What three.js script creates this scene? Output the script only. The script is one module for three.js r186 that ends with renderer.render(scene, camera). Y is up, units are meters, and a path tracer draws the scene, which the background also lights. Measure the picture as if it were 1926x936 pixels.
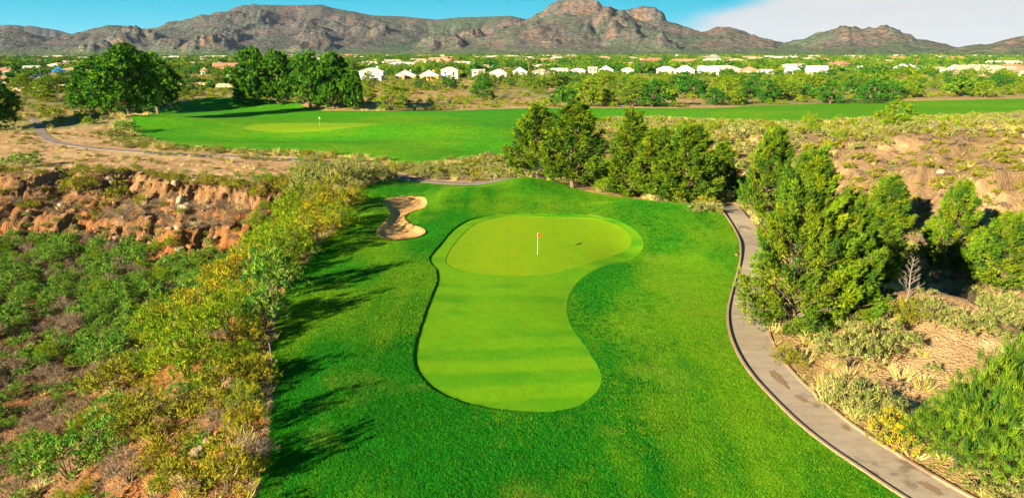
import * as THREE from 'three';
import { mergeGeometries } from 'three/addons/utils/BufferGeometryUtils.js';

// ------------------------------------------------------------------ camera, sky, sun, exposure
const PXF = 1284, PCX = 963, PCY = 468, PITCH = 16.2 * Math.PI / 180, EYE = 18;
const scene = new THREE.Scene();
const camera = new THREE.PerspectiveCamera(2 * Math.atan(PCY / PXF) * 180 / Math.PI, 1926 / 936, 0.5, 30000);
camera.position.set(0, EYE, 0);
camera.rotation.x = -PITCH;
camera.updateMatrixWorld(true);
const renderer = new THREE.WebGLRenderer({ antialias: true });
renderer.toneMapping = THREE.LinearToneMapping;
renderer.toneMappingExposure = 4.15;
renderer.shadowMap.enabled = true;
renderer.setSize(1024, 497);

const SUN_EL = 19 * Math.PI / 180, SUN_AZ = Math.atan2(0.70, -0.71);
const toSun = new THREE.Vector3(Math.cos(SUN_EL) * Math.cos(SUN_AZ), Math.sin(SUN_EL), Math.cos(SUN_EL) * Math.sin(SUN_AZ));
const sun = new THREE.DirectionalLight(new THREE.Color().setRGB(1.0, 0.90, 0.70), 4.9);
sun.position.copy(toSun).multiplyScalar(400).add(new THREE.Vector3(0, 0, -60));
sun.target.position.set(0, 0, -60);
sun.castShadow = true;
sun.shadow.mapSize.set(4096, 4096);
Object.assign(sun.shadow.camera, { left: -160, right: 160, top: 160, bottom: -160, near: 1, far: 900 });
scene.add(sun, sun.target);

// ------------------------------------------------------------------ noise and random numbers
function rng(seed) {
  let a = seed >>> 0;
  return () => { a = (a + 0x6D2B79F5) >>> 0; let t = a; t = Math.imul(t ^ (t >>> 15), t | 1); t ^= t + Math.imul(t ^ (t >>> 7), t | 61); return ((t ^ (t >>> 14)) >>> 0) / 4294967296; };
}
const hash2 = (i, j, s) => { let h = Math.imul(i, 374761393) + Math.imul(j, 668265263) + Math.imul(s, 974634777); h = Math.imul(h ^ (h >>> 13), 1274126177); return ((h ^ (h >>> 16)) >>> 0) / 4294967296; };
function vnoise(x, y, s = 0) {
  const i = Math.floor(x), j = Math.floor(y), fx = x - i, fy = y - j, u = fx * fx * (3 - 2 * fx), v = fy * fy * (3 - 2 * fy);
  const a = hash2(i, j, s), b = hash2(i + 1, j, s), c = hash2(i, j + 1, s), d = hash2(i + 1, j + 1, s);
  return (a + (b - a) * u) * (1 - v) + (c + (d - c) * u) * v;
}
function fbm(x, y, oct = 4, s = 0) { let a = 0, w = 0.5, n = 0; for (let k = 0; k < oct; k++) { a += w * vnoise(x, y, s + k); n += w; w *= 0.5; x = x * 2.03 + 17.1; y = y * 2.03 + 9.7; } return a / n; }
function ridged(x, y, oct = 4, s = 0) { let a = 0, w = 0.5, n = 0; for (let k = 0; k < oct; k++) { a += w * (1 - Math.abs(2 * vnoise(x, y, s + k) - 1)); n += w; w *= 0.5; x = x * 2.07 + 3.3; y = y * 2.07 + 7.9; } return a / n; }
const clamp = (v, a = 0, b = 1) => v < a ? a : v > b ? b : v;
const sstep = (a, b, v) => { const t = clamp((v - a) / (b - a)); return t * t * (3 - 2 * t); };
const lerp = (a, b, t) => a + (b - a) * t;
const mix3 = (a, b, t) => [lerp(a[0], b[0], t), lerp(a[1], b[1], t), lerp(a[2], b[2], t)];

// ------------------------------------------------------------------ sky: clear blue with one thin white cloud bank
{
  const W = 1024, Hh = 512, data = new Float32Array(W * Hh * 4);
  const zen = [0.004, 0.036, 0.088], low = [0.005, 0.130, 0.187], hor = [0.033, 0.170, 0.211], cloud = [0.190, 0.186, 0.188];
  for (let j = 0; j < Hh; j++) for (let i = 0; i < W; i++) {
    const el = ((j + 0.5) / Hh - 0.5) * Math.PI, az = ((i + 0.5) / W - 0.5) * 2 * Math.PI;      // az: atan2(z, x)
    const e = Math.max(0, el) * 180 / Math.PI;
    let c = mix3(hor, low, sstep(0, 5.5, e)); c = mix3(c, zen, sstep(4, 38, e));
    let rel = (az + Math.PI / 2) * 180 / Math.PI; if (rel > 180) rel -= 360;                        // degrees clockwise from the view axis
    const wob = (fbm(Math.cos(az) * 4 + 9, Math.sin(az) * 4 + e * 0.10, 5, 41) - 0.5);
    const wisp = fbm(rel * 0.10 + e * 0.35, e * 1.5 - rel * 0.12, 5, 44) - 0.5, edge = 11 + e * 1.6 + wob * 5 + wisp * 7;
    const m = sstep(-1.2, 4.0, rel - edge) * sstep(150, 80, rel) * (1 - sstep(16, 30, e + wob * 16)) * (0.95 + 0.14 * wob + 0.10 * wisp);
    c = mix3(c, cloud, clamp(m));
    const o = (j * W + i) * 4; data[o] = c[0]; data[o + 1] = c[1]; data[o + 2] = c[2]; data[o + 3] = 1;
  }
  const t = new THREE.DataTexture(data, W, Hh, THREE.RGBAFormat, THREE.FloatType);
  t.mapping = THREE.EquirectangularReflectionMapping; t.magFilter = t.minFilter = THREE.LinearFilter; t.wrapS = THREE.RepeatWrapping; t.needsUpdate = true;
  scene.background = t; scene.environment = t;
}

// ------------------------------------------------------------------ picture position -> place
const cp = Math.cos(PITCH), sp = Math.sin(PITCH);
function rayDir(px, py) { const u = (px - PCX) / PXF, v = -(py - PCY) / PXF; return [u, v * cp - sp, -v * sp - cp]; }
function gp(px, py, h = 0) { const d = rayDir(px, py), t = (h - EYE) / d[1]; return [d[0] * t, d[2] * t]; }
function atDist(px, py, D) { const d = rayDir(px, py), t = D / Math.hypot(d[0], d[2]); return [d[0] * t, EYE + d[1] * t, d[2] * t]; }
function hit(px, py) {                                              // where the sight line meets the ground
  const d = rayDir(px, py); let t0 = 10, t = 10;
  for (let k = 0; k < 4000; k++) {
    const x = d[0] * t, y = EYE + d[1] * t, z = d[2] * t;
    if (y < groundH(x, z)) { let a = t0, b = t; for (let q = 0; q < 14; q++) { const m = (a + b) / 2; if (EYE + d[1] * m < groundH(d[0] * m, d[2] * m)) b = m; else a = m; } return [d[0] * b, d[2] * b, b]; }
    t0 = t; t += Math.max(0.25, t * 0.006); if (t > 6000) break;
  }
  return null;
}

// ------------------------------------------------------------------ outlines
class Line {
  constructor(pts, closed) {
    this.p = pts; this.closed = closed; this.n = closed ? pts.length : pts.length - 1;
    this.x0 = Math.min(...pts.map(p => p[0])); this.x1 = Math.max(...pts.map(p => p[0])); this.z0 = Math.min(...pts.map(p => p[1])); this.z1 = Math.max(...pts.map(p => p[1]));
  }
  box(x, z) { return Math.hypot(Math.max(this.x0 - x, 0, x - this.x1), Math.max(this.z0 - z, 0, z - this.z1)); }
  near(x, z) {                                                      // distance, and the parameter of the nearest place
    let best = 1e18, at = 0; const P = this.p, N = P.length;
    for (let i = 0; i < this.n; i++) {
      const a = P[i], b = P[(i + 1) % N], dx = b[0] - a[0], dz = b[1] - a[1], t = clamp(((x - a[0]) * dx + (z - a[1]) * dz) / (dx * dx + dz * dz + 1e-12));
      const ex = x - a[0] - dx * t, ez = z - a[1] - dz * t, d = ex * ex + ez * ez; if (d < best) { best = d; at = i + t; }
    }
    this.at = at; return Math.sqrt(best);
  }
  inside(x, z) {
    if (x < this.x0 || x > this.x1 || z < this.z0 || z > this.z1) return false;
    let c = false; const P = this.p; for (let i = 0, j = P.length - 1; i < P.length; j = i++) if ((P[i][1] > z) !== (P[j][1] > z) && x < (P[j][0] - P[i][0]) * (z - P[i][1]) / (P[j][1] - P[i][1]) + P[i][0]) c = !c;
    return c;
  }
  sd(x, z, far = 60) { const b = this.box(x, z); if (b > far) return -b; const d = this.near(x, z); return this.inside(x, z) ? d : -d; }   // > 0 inside
}
function smooth(pts, closed, per = 6) {
  const c = new THREE.CatmullRomCurve3(pts.map(p => new THREE.Vector3(p[0], 0, p[1])), closed, 'centripetal');
  return c.getPoints(pts.length * per).map(v => [v.x, v.z]).slice(0, closed ? -1 : undefined);
}
const outline = (px, h = 0, per = 6) => new Line(smooth(px.map(([a, b]) => gp(a, b, h)), true, per), true);

const pathEdgePx = [[1347, 384], [1353, 400], [1362, 416], [1379, 434], [1391, 458], [1393, 500], [1380, 545], [1371, 590], [1374, 630], [1389, 670], [1416, 710], [1456, 752], [1508, 800], [1560, 840], [1626, 884], [1702, 934], [1800, 992], [1900, 1045]];
const pathEdge = smooth(pathEdgePx.map(([a, b]) => gp(a, b)), false, 8);                       // the edge of the cart path beside the turf
const turfLine = new Line([
  ...smooth([[440, 1060], [462, 985], [482, 925], [500, 850], [512, 760], [512, 680], [519, 610], [545, 535], [598, 466], [636, 424], [658, 380], [690, 352], [732, 337], [790, 342], [860, 347], [930, 351], [1000, 343], [1060, 352], [1110, 364], [1200, 375], [1285, 388], [1330, 406], [1356, 417]].map(([a, b]) => gp(a, b)), false, 7),
  ...pathEdge.slice(17).map(([x, z]) => [x - 0.16, z + 0.02]),
], true);
const apronLine = outline([[820, 512], [806, 490], [826, 462], [856, 428], [896, 409], [960, 401], [1040, 403], [1110, 407], [1165, 420], [1203, 440], [1211, 456], [1193, 472], [1140, 492], [1095, 517], [1072, 545], [1066, 577], [1075, 612], [1100, 652], [1125, 692], [1132, 717], [1120, 741], [1085, 765], [1030, 775], [960, 773], [880, 760], [820, 737], [786, 706], [777, 680], [780, 650], [795, 600], [810, 560], [820, 534]]);
const greenLine = outline([[839, 493], [844, 473], [868, 441], [902, 416], [955, 405], [1040, 407], [1108, 411], [1156, 424], [1184, 441], [1186, 454], [1150, 472], [1092, 494], [1030, 511], [960, 516], [900, 513], [856, 504]]);
const sandLine = outline([[724, 388], [730, 379], [757, 374], [790, 375], [803, 384], [796, 395], [774, 401], [757, 411], [766, 424], [790, 433], [796, 440], [781, 449], [742, 454], [716, 447], [713, 437], [726, 424], [735, 410], [729, 399]], -0.35);
const farTurfLine = outline([[246, 246], [262, 229], [300, 214], [360, 206], [420, 198], [480, 201], [540, 205], [600, 213], [660, 217], [760, 217], [850, 213], [950, 208], [1060, 207], [1180, 207], [1300, 208], [1420, 202], [1540, 198], [1660, 194], [1800, 191], [1926, 188], [2040, 185], [2040, 210], [1926, 214], [1860, 219], [1800, 221], [1740, 224], [1640, 226], [1570, 231], [1500, 236], [1440, 235], [1390, 231], [1330, 230], [1270, 227], [1200, 225], [1140, 228], [1100, 243], [1030, 268], [960, 283], [900, 288], [850, 294], [810, 303], [768, 306], [700, 296], [620, 291], [540, 288], [450, 284], [380, 281], [320, 277], [280, 263]]);
const farGreenLine = outline([[456, 246], [480, 239], [540, 236], [610, 236], [690, 237], [752, 240], [742, 245], [680, 250], [600, 253], [520, 253]]);
const backPathPx = [[60, 226], [72, 242], [82, 258], [112, 273], [180, 282], [260, 287], [350, 291], [450, 295], [560, 300], [640, 307], [700, 318], [745, 330], [800, 340], [860, 345], [925, 347], [985, 340], [1030, 331]];
const backPathMid = smooth(backPathPx.map(([a, b]) => gp(a, b)), false, 6);
const backPathLine = new Line(backPathMid, false);
// the wash: rim along the turf, and the far cliff rim
const bankRim = new Line(smooth([[330, 1250], [410, 1060], [452, 960], [485, 880], [500, 800], [503, 720], [506, 640], [528, 560], [575, 482], [618, 432], [640, 390], [655, 355], [640, 335]].map(([a, b]) => gp(a, b)), false, 5), false);
const cliffRim = new Line(smooth([[-420, 300], [-200, 310], [-60, 316], [0, 321], [60, 328], [120, 316], [200, 325], [260, 321], [330, 334], [400, 339], [460, 345], [520, 341], [565, 330], [605, 322], [640, 335]].map(([a, b]) => gp(a, b)), false, 5), false);
const washLine = new Line([...bankRim.p, ...cliffRim.p.slice().reverse(), [-260, -20], [-60, -5]], true);
// the ravine beyond the cart path
const ravineKeys = [[2300, 760, -6], [2080, 640, -6], [1900, 555, -6], [1780, 505, -5.8], [1660, 462, -5.2], [1540, 420, -4.4], [1440, 388, -3.4], [1330, 358, -2.8], [1200, 335, -2.2], [1080, 320, -1.5], [960, 312, -0.8]];
const ravineMid = new Line(smooth(ravineKeys.map(([a, b, h]) => gp(a, b, h)), false, 4), false);
const pathRight = pathEdge.map((p, i) => { const a = pathEdge[Math.max(0, i - 1)], b = pathEdge[Math.min(pathEdge.length - 1, i + 1)], dx = b[0] - a[0], dz = b[1] - a[1], L = Math.hypot(dx, dz); return [p[0] + dz / L * 2.4, p[1] - dx / L * 2.4]; });
const roadLine = new Line([...pathEdge, ...pathRight.slice().reverse()], true);

// ------------------------------------------------------------------ the lie of the land
const mounds = [[990, 356, 5, 5, 1.5], [1080, 372, 5, 3, 0.35], [1290, 412, 7, 5, 1.15], [1340, 470, 5, 8, 0.7], [1215, 480, 4, 6, -0.8], [1130, 560, 4, 7, -0.5], [1250, 640, 6, 9, 0.35], [712, 402, 2.4, 6, 0.45], [835, 380, 6, 5, 0.35], [700, 560, 6, 14, 0.25], [690, 360, 5, 4, 0.5], [880, 368, 5, 3, 0.8], [1180, 395, 5, 3, 0.8], [620, 700, 4, 8, 0.2]]
  .map(([a, b, rx, rz, h]) => [...gp(a, b), rx, rz, h]);
const farMounds = [[430, 205, 22, 10, 3.2], [560, 262, 26, 7, -1.0], [330, 235, 16, 9, 1.0], [800, 250, 24, 8, 1.5], [700, 218, 30, 8, 0.8], [860, 276, 14, 6, -0.7], [170, 235, 16, 7, 2.0], [1220, 215, 40, 10, 0.9], [640, 207, 16, 7, 1.6]]
  .map(([a, b, rx, rz, h]) => [...gp(a, b), rx, rz, h]);
const sandMound = [[1850, 668, 6.5, 8, 2.6], [1790, 640, 4, 5, 1.0]].map(([a, b, rx, rz, h]) => [...gp(a, b, -1.2), rx, rz, h]);
function bumps(x, z, list) { let h = 0; for (const m of list) { const a = (x - m[0]) / m[2], b = (z - m[1]) / m[3], q = a * a + b * b; if (q < 9) h += m[4] * Math.exp(-q); } return h; }
function playH(x, z) {                                               // the playing ground before cuts
  let h = 0;
  if (z > -130 && Math.abs(x) < 60) h += bumps(x, z, mounds);
  if (z < -105 && z > -320) h += bumps(x, z, farMounds) + 0.5 * sstep(-118, -135, z);
  return h;
}
function cliffDrop(d, x, z) {                                        // depth below the rim against the distance from it
  const flute = ridged(x * 0.30 + z * 0.05, z * 0.07, 3, 5), big = fbm(x * 0.08, z * 0.05, 3, 9), crack = sstep(0.80, 0.97, ridged(x * 0.17 + 3, z * 0.05, 2, 6)), fineF = ridged(x * 1.3 + z * 0.2, z * 0.25, 2, 7);
  d = d - 0.4 - (flute - 0.5) * 3.6 - (big - 0.5) * 5.5 - (fineF - 0.5) * 1.9 + crack * 1.4 + (fbm(x * 0.5, z * 0.5, 3, 10) - 0.5) * 1.2;
  if (d <= 0) return 0;
  const tier = fbm(x * 0.05 + 7, z * 0.05, 2, 11), key = [[0, 0], [0.6, 0.5], [1.6 + 2.5 * tier, 2.0 + tier], [3.4 + 2 * tier, 3.0], [6.6, 4.0], [7.2 + tier, 4.6], [10.6, 6.6], [13.5, 7.4], [20, 8]];
  for (let i = 1; i < key.length; i++) if (d < key[i][0]) return lerp(key[i - 1][1], key[i][1], (d - key[i - 1][0]) / (key[i][0] - key[i - 1][0]));
  return 8;
}
function landH(x, z) {
  let h = playH(x, z);
  const dist = Math.hypot(x, z);
  let cut = 0;
  if (washLine.box(x, z) <= 0 && washLine.inside(x, z)) {
    const dE = bankRim.near(x, z), dC = cliffRim.near(x, z);
    const gul = (ridged(z * 0.16 + x * 0.05, x * 0.05, 3, 3) - 0.55) * 3.4;
    const slope = 7.4 * sstep(0, 17, dE + gul * sstep(1, 5, dE)) * 0.75 + 7.4 * 0.25 * clamp(dE / 17);
    cut = Math.min(slope, cliffDrop(dC, x, z), 7.4);
    h -= cut;
  }
  if (ravineMid.box(x, z) < 95) {
    const d = ravineMid.near(x, z), t = ravineMid.at / ravineMid.n * (ravineKeys.length - 1), k = Math.min(ravineKeys.length - 2, Math.floor(t));
    const deep = -lerp(ravineKeys[k][2], ravineKeys[k + 1][2], t - k);
    const near = roadLine.sd(x, z, 40), turf = turfLine.sd(x, z, 40), free = Math.min(-near, -turf);
    const seg = Math.min(ravineMid.n - 1, Math.floor(ravineMid.at)), pz = lerp(ravineMid.p[seg][1], ravineMid.p[seg + 1][1], ravineMid.at - seg), farSide = sstep(0, 8, pz - z);
    const dd = d + farSide * ((ridged(x * 0.16 + z * 0.10, z * 0.03, 3, 66) - 0.55) * 7 + (ridged(x * 0.7 + z * 0.4, z * 0.1, 2, 67) - 0.5) * 1.2);
    const c1 = deep * (1 - sstep(lerp(2, 9, farSide), lerp(28, 26, farSide), dd)) * sstep(0.8, 11, free);
    h -= c1; cut += c1;
    { const u = ravineMid.at * 3.3, on = farSide * sstep(5, 11, d) * (1 - sstep(30, 46, d)) * sstep(14, 26, x); if (on > 0) h -= on * (2.0 * sstep(0.62, 0.95, ridged(u * 0.16, d * 0.02, 2, 63)) + 0.55 * ridged(u * 0.55 + d * 0.03, d * 0.05, 2, 64)); }
    h += 4.6 * farSide * sstep(8, 42, dd) * sstep(20, 62, -farTurfLine.sd(x, z, 90)) * sstep(14, 40, x) * sstep(1, 14, free) * (0.7 + 0.6 * fbm(x * 0.06, z * 0.06, 2, 68));
    h += bumps(x, z, sandMound) * sstep(0.5, 5, free);
  }
  return h;
}
function groundH(x, z) {
  const dist = Math.hypot(x, z);
  let h = landH(x, z), quiet = 1;
  const dt = dist < 400 ? Math.max(turfLine.sd(x, z, 20), farTurfLine.sd(x, z, 20), roadLine.sd(x, z, 20), 1.35 - Math.min(60, backPathLine.box(x, z) > 20 ? 60 : backPathLine.near(x, z))) : -99;
  quiet = sstep(0.2, 3.5, -dt);
  const a = 0.35 * (fbm(x * 0.09, z * 0.09, 3, 21) - 0.5) + 0.22 * (fbm(x * 0.5, z * 0.5, 3, 22) - 0.5) + 0.16 * (ridged(x * 0.9, z * 0.9, 2, 24) - 0.6);
  h += quiet * (a + (dist > 150 ? 1.6 * (fbm(x * 0.018, z * 0.018, 3, 23) - 0.5) * sstep(150, 260, dist) : 0));
  if (dt > 0) h -= 0.45 * sstep(0, dist > 130 ? 4.5 : 0.7, dt);
  if (x < -5 && x > -30 && z < -50 && z > -90) { const s = sandLine.sd(x, z, 4); if (s > -2) h -= 1.4 * sstep(-2, -0.6, s); }
  return h;
}

// ------------------------------------------------------------------ textures
function tileNoise(size, cells, oct, seed, ax = 1, az = 1) {          // fractal noise that repeats at its edges
  const out = new Float32Array(size * size); let w = 1, tot = 0;
  for (let o = 0; o < oct; o++) {
    const cx = Math.max(1, Math.round(cells * ax * 2 ** o)), cy = Math.max(1, Math.round(cells * az * 2 ** o));
    const lat = new Float32Array(cx * cy); for (let k = 0; k < lat.length; k++) lat[k] = hash2(k % cx, (k / cx) | 0, seed + o * 7);
    for (let j = 0; j < size; j++) {
      const y = j / size * cy, jy = Math.floor(y), fy = y - jy, v = fy * fy * (3 - 2 * fy), r0 = (jy % cy) * cx, r1 = ((jy + 1) % cy) * cx;
      for (let i = 0; i < size; i++) {
        const x = i / size * cx, ix = Math.floor(x), fx = x - ix, u = fx * fx * (3 - 2 * fx), x0 = ix % cx, x1 = (ix + 1) % cx;
        out[j * size + i] += w * ((lat[r0 + x0] * (1 - u) + lat[r0 + x1] * u) * (1 - v) + (lat[r1 + x0] * (1 - u) + lat[r1 + x1] * u) * v);
      }
    }
    tot += w; w *= 0.55;
  }
  for (let k = 0; k < out.length; k++) out[k] /= tot;
  return out;
}
const toS = v => { v = clamp(v); return Math.round(255 * (v <= 0.0031308 ? v * 12.92 : 1.055 * v ** (1 / 2.4) - 0.055)); };
function colourTex(size, f) {                                        // f(k) -> linear rgb
  const d = new Uint8Array(size * size * 4);
  for (let k = 0; k < size * size; k++) { const c = f(k); d[k * 4] = toS(c[0]); d[k * 4 + 1] = toS(c[1]); d[k * 4 + 2] = toS(c[2]); d[k * 4 + 3] = 255; }
  const t = new THREE.DataTexture(d, size, size); t.colorSpace = THREE.SRGBColorSpace; return wrapped(t);
}
function greyTex(size, f) {
  const d = new Uint8Array(size * size * 4);
  for (let k = 0; k < size * size; k++) { const v = Math.round(255 * clamp(f(k))); d[k * 4] = d[k * 4 + 1] = d[k * 4 + 2] = v; d[k * 4 + 3] = 255; }
  return wrapped(new THREE.DataTexture(d, size, size));
}
function wrapped(t) { t.wrapS = t.wrapT = THREE.RepeatWrapping; t.magFilter = THREE.LinearFilter; t.minFilter = THREE.LinearMipmapLinearFilter; t.generateMipmaps = true; t.needsUpdate = true; return t; }
const fine = tileNoise(1024, 90, 3, 1), mid = tileNoise(1024, 14, 4, 2), blades = tileNoise(1024, 40, 3, 3, 3.5, 0.8), big4 = tileNoise(1024, 4, 4, 4), pebbles = tileNoise(1024, 60, 2, 6), streaky = tileNoise(1024, 6, 4, 8, 0.5, 5);
// turf, per-pixel relative tone (multiplied with the vertex colours)
const roughMap = colourTex(1024, k => { const v = 0.40 + 0.75 * fine[k] * 0.8 + 0.55 * (blades[k] - 0.5) + 0.5 * (mid[k] - 0.5), y = clamp((big4[k] - 0.45) * 2 + (fine[k] - 0.55) * 1.6); return [v * (0.75 + 0.6 * y), v, v * 0.8]; });
const roughBump = greyTex(1024, k => 0.6 * fine[k] + 0.4 * blades[k]);
const lawnMap = colourTex(1024, k => { const v = 0.72 + 0.28 * fine[k] + 0.22 * (mid[k] - 0.5), y = (big4[k] - 0.5); return [v * (1 + 0.25 * y), v, v * 0.9]; });
const dirtMap = colourTex(1024, k => { const p = sstep(0.62, 0.72, pebbles[k]); let v = 0.55 + 0.5 * fine[k] * 0.7 + 0.6 * (mid[k] - 0.5) + 0.35 * (big4[k] - 0.5); const d = sstep(0.56, 0.7, mid[k] * 0.6 + fine[k] * 0.4); v = lerp(v, v * 0.62, d * 0.6); return [v + p * 0.12, v * 0.98 + p * 0.13, v * 0.94 + p * 0.14]; });
const dirtBump = greyTex(1024, k => 0.35 * fine[k] + 0.4 * mid[k] + 0.4 * sstep(0.55, 0.75, pebbles[k]));
const sandMap = colourTex(1024, k => { const v = 0.86 + 0.14 * fine[k] + 0.12 * (mid[k] - 0.5); return [v, v, v]; });
const slabMap = colourTex(1024, k => { const s = sstep(0.60, 0.72, big4[k]) * 0.35, v = 0.78 + 0.16 * fine[k] + 0.25 * (streaky[k] - 0.5) + 0.3 * (mid[k] - 0.5) - s; return [v, v * 0.985, v * 0.96]; });
const rockMap = colourTex(1024, k => { const v = 0.55 + 0.45 * fine[k] + 0.6 * (mid[k] - 0.5) + 0.4 * (streaky[k] - 0.5); return [v, v, v]; });
const rockBump = greyTex(1024, k => 0.4 * fine[k] + 0.6 * mid[k]);
const hillMap = colourTex(1024, k => { const b = sstep(0.46, 0.60, fine[k] * 0.8 + mid[k] * 0.2), v = 0.75 + 0.5 * (mid[k] - 0.5) + 0.5 * (pebbles[k] - 0.5); return [lerp(v * 1.35, v * 0.50, b), lerp(v * 1.16, v * 0.74, b), lerp(v * 1.10, v * 0.55, b)]; });

const std = (o) => new THREE.MeshPhysicalMaterial({ roughness: 0.95, metalness: 0, specularIntensity: 0.12, ...o });
const rep = (t, r) => { const c = t.clone(); c.repeat.set(r, r); c.needsUpdate = true; return c; };
const M = {
  rough: std({ vertexColors: true, map: roughMap, bumpMap: roughBump, bumpScale: 0.07 }),
  lawn: std({ vertexColors: true, map: lawnMap, bumpMap: roughBump, bumpScale: 0.012 }),
  dirt: std({ vertexColors: true, map: dirtMap, bumpMap: dirtBump, bumpScale: 0.22 }),
  sand: std({ color: new THREE.Color().setRGB(0.46, 0.245, 0.085), map: sandMap, bumpMap: roughBump, bumpScale: 0.02 }),
  slab: std({ color: new THREE.Color().setRGB(0.34, 0.262, 0.178), map: slabMap, bumpMap: roughBump, bumpScale: 0.004, roughness: 0.9 }),
  slabDark: std({ color: new THREE.Color().setRGB(0.325, 0.247, 0.165), map: slabMap, bumpMap: roughBump, bumpScale: 0.004, roughness: 0.9 }),
  kerb: std({ color: new THREE.Color().setRGB(0.37, 0.225, 0.13), map: slabMap }),
  oldSlab: std({ color: new THREE.Color().setRGB(0.215, 0.17, 0.135), map: slabMap }),
  hill: std({ vertexColors: true, map: hillMap, bumpMap: rockBump, bumpScale: 14 }),
  rock: std({ vertexColors: true, map: rockMap, bumpMap: rockBump, bumpScale: 0.08 }),
  blade: std({ vertexColors: true, side: THREE.DoubleSide }),
  leaf: std({ vertexColors: true, color: new THREE.Color().setRGB(0.76, 0.74, 0.76), roughness: 0.95, transmission: 0.16, thickness: 0, side: THREE.DoubleSide }),
  bark: std({ color: new THREE.Color().setRGB(0.15, 0.10, 0.06) }),
  paleBark: std({ color: new THREE.Color().setRGB(0.20, 0.14, 0.085) }),
  deadwood: std({ color: new THREE.Color().setRGB(0.19, 0.15, 0.11) }),
};

// ------------------------------------------------------------------ helpers for naming things
const used = new Map();
function numbered(name) { const n = used.get(name) || 0; used.set(name, n + 1); return n ? `${name}_${String(n).padStart(3, '0')}` : name; }
function shade(o) { o.traverse(c => { if (c.isMesh) { c.castShadow = true; c.receiveShadow = true; } }); return o; }
function addThing(o, name, label, category, group) { o.name = numbered(name); o.userData.label = label; o.userData.category = category; if (group) o.userData.group = group; scene.add(shade(o)); return o; }
function addSetting(o, name, label, kind = 'structure') { o.name = numbered(name); o.userData.kind = kind; if (label) { o.userData.label = label; o.userData.category = name.replace(/_/g, ' ').split(' ').slice(-2).join(' '); } scene.add(shade(o)); return o; }
function part(parent, name, geo, mat) { const m = new THREE.Mesh(geo, mat); m.name = name; parent.add(m); return m; }

// ------------------------------------------------------------------ a sheet of ground cut along an outline
function sheet({ box, cell, inside, height, colour, skirt = 0, tile = 8 }) {
  const [x0, x1, z0, z1] = box, nx = Math.ceil((x1 - x0) / cell), nz = Math.ceil((z1 - z0) / cell);
  const S = new Float32Array((nx + 1) * (nz + 1)), V = [], C = [], UV = [], I = [], ids = new Map();
  for (let j = 0; j <= nz; j++) for (let i = 0; i <= nx; i++) S[j * (nx + 1) + i] = inside(x0 + i * cell, z0 + j * cell) || 1e-6;
  const add = (x, z) => { const y = height(x, z); V.push(x, y, z); C.push(...colour(x, z)); UV.push(x / tile, -z / tile); return V.length / 3 - 1; };
  const grid = (i, j) => { const k = j * (nx + 1) + i; let v = ids.get(k); if (v === undefined) { v = add(x0 + i * cell, z0 + j * cell); ids.set(k, v); } return v; };
  const cutAt = (a, b) => { const ka = a[1] * (nx + 1) + a[0], kb = b[1] * (nx + 1) + b[0], key = 'e' + Math.min(ka, kb) + '_' + Math.max(ka, kb); let v = ids.get(key); if (v === undefined) { const t = S[ka] / (S[ka] - S[kb]); v = add(x0 + lerp(a[0], b[0], t) * cell, z0 + lerp(a[1], b[1], t) * cell); ids.set(key, v); } return v; };
  const rimEdges = [];
  const tri = (a, b, c) => {
    const P = [a, b, c], out = [], isCut = [];
    for (let k = 0; k < 3; k++) {
      const p = P[k], q = P[(k + 1) % 3], sp_ = S[p[1] * (nx + 1) + p[0]], sq = S[q[1] * (nx + 1) + q[0]];
      if (sp_ > 0) { out.push(grid(...p)); isCut.push(false); }
      if ((sp_ > 0) !== (sq > 0)) { out.push(cutAt(p, q)); isCut.push(true); }
    }
    for (let k = 2; k < out.length; k++) I.push(out[0], out[k - 1], out[k]);
    for (let k = 0; k < out.length; k++) if (isCut[k] && isCut[(k + 1) % out.length]) rimEdges.push([out[k], out[(k + 1) % out.length]]);
  };
  for (let j = 0; j < nz; j++) for (let i = 0; i < nx; i++) { tri([i, j], [i, j + 1], [i + 1, j + 1]); tri([i, j], [i + 1, j + 1], [i + 1, j]); }
  const g = new THREE.BufferGeometry();
  const top = V.length / 3; let nV = V;
  const g0 = new THREE.BufferGeometry(); g0.setAttribute('position', new THREE.Float32BufferAttribute(V, 3)); g0.setIndex(I); g0.computeVertexNormals();
  const N = Array.from(g0.attributes.normal.array);
  if (skirt) for (const [a, b] of rimEdges) {
    const q = V.length / 3, dx = V[b * 3] - V[a * 3], dz = V[b * 3 + 2] - V[a * 3 + 2], L = Math.hypot(dx, dz) || 1;
    for (const [k, dy] of [[a, 0], [b, 0], [a, skirt], [b, skirt]]) { V.push(V[k * 3], V[k * 3 + 1] - dy, V[k * 3 + 2]); C.push(C[k * 3], C[k * 3 + 1], C[k * 3 + 2]); UV.push(UV[k * 2] + dy / tile, UV[k * 2 + 1] + dy / tile); N.push(-dz / L, 0, dx / L); }
    I.push(q, q + 2, q + 1, q + 1, q + 2, q + 3);
  }
  g.setAttribute('position', new THREE.Float32BufferAttribute(V, 3)); g.setAttribute('normal', new THREE.Float32BufferAttribute(N, 3)); g.setAttribute('color', new THREE.Float32BufferAttribute(C, 3)); g.setAttribute('uv', new THREE.Float32BufferAttribute(UV, 2)); g.setIndex(I);
  return g;
}

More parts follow.
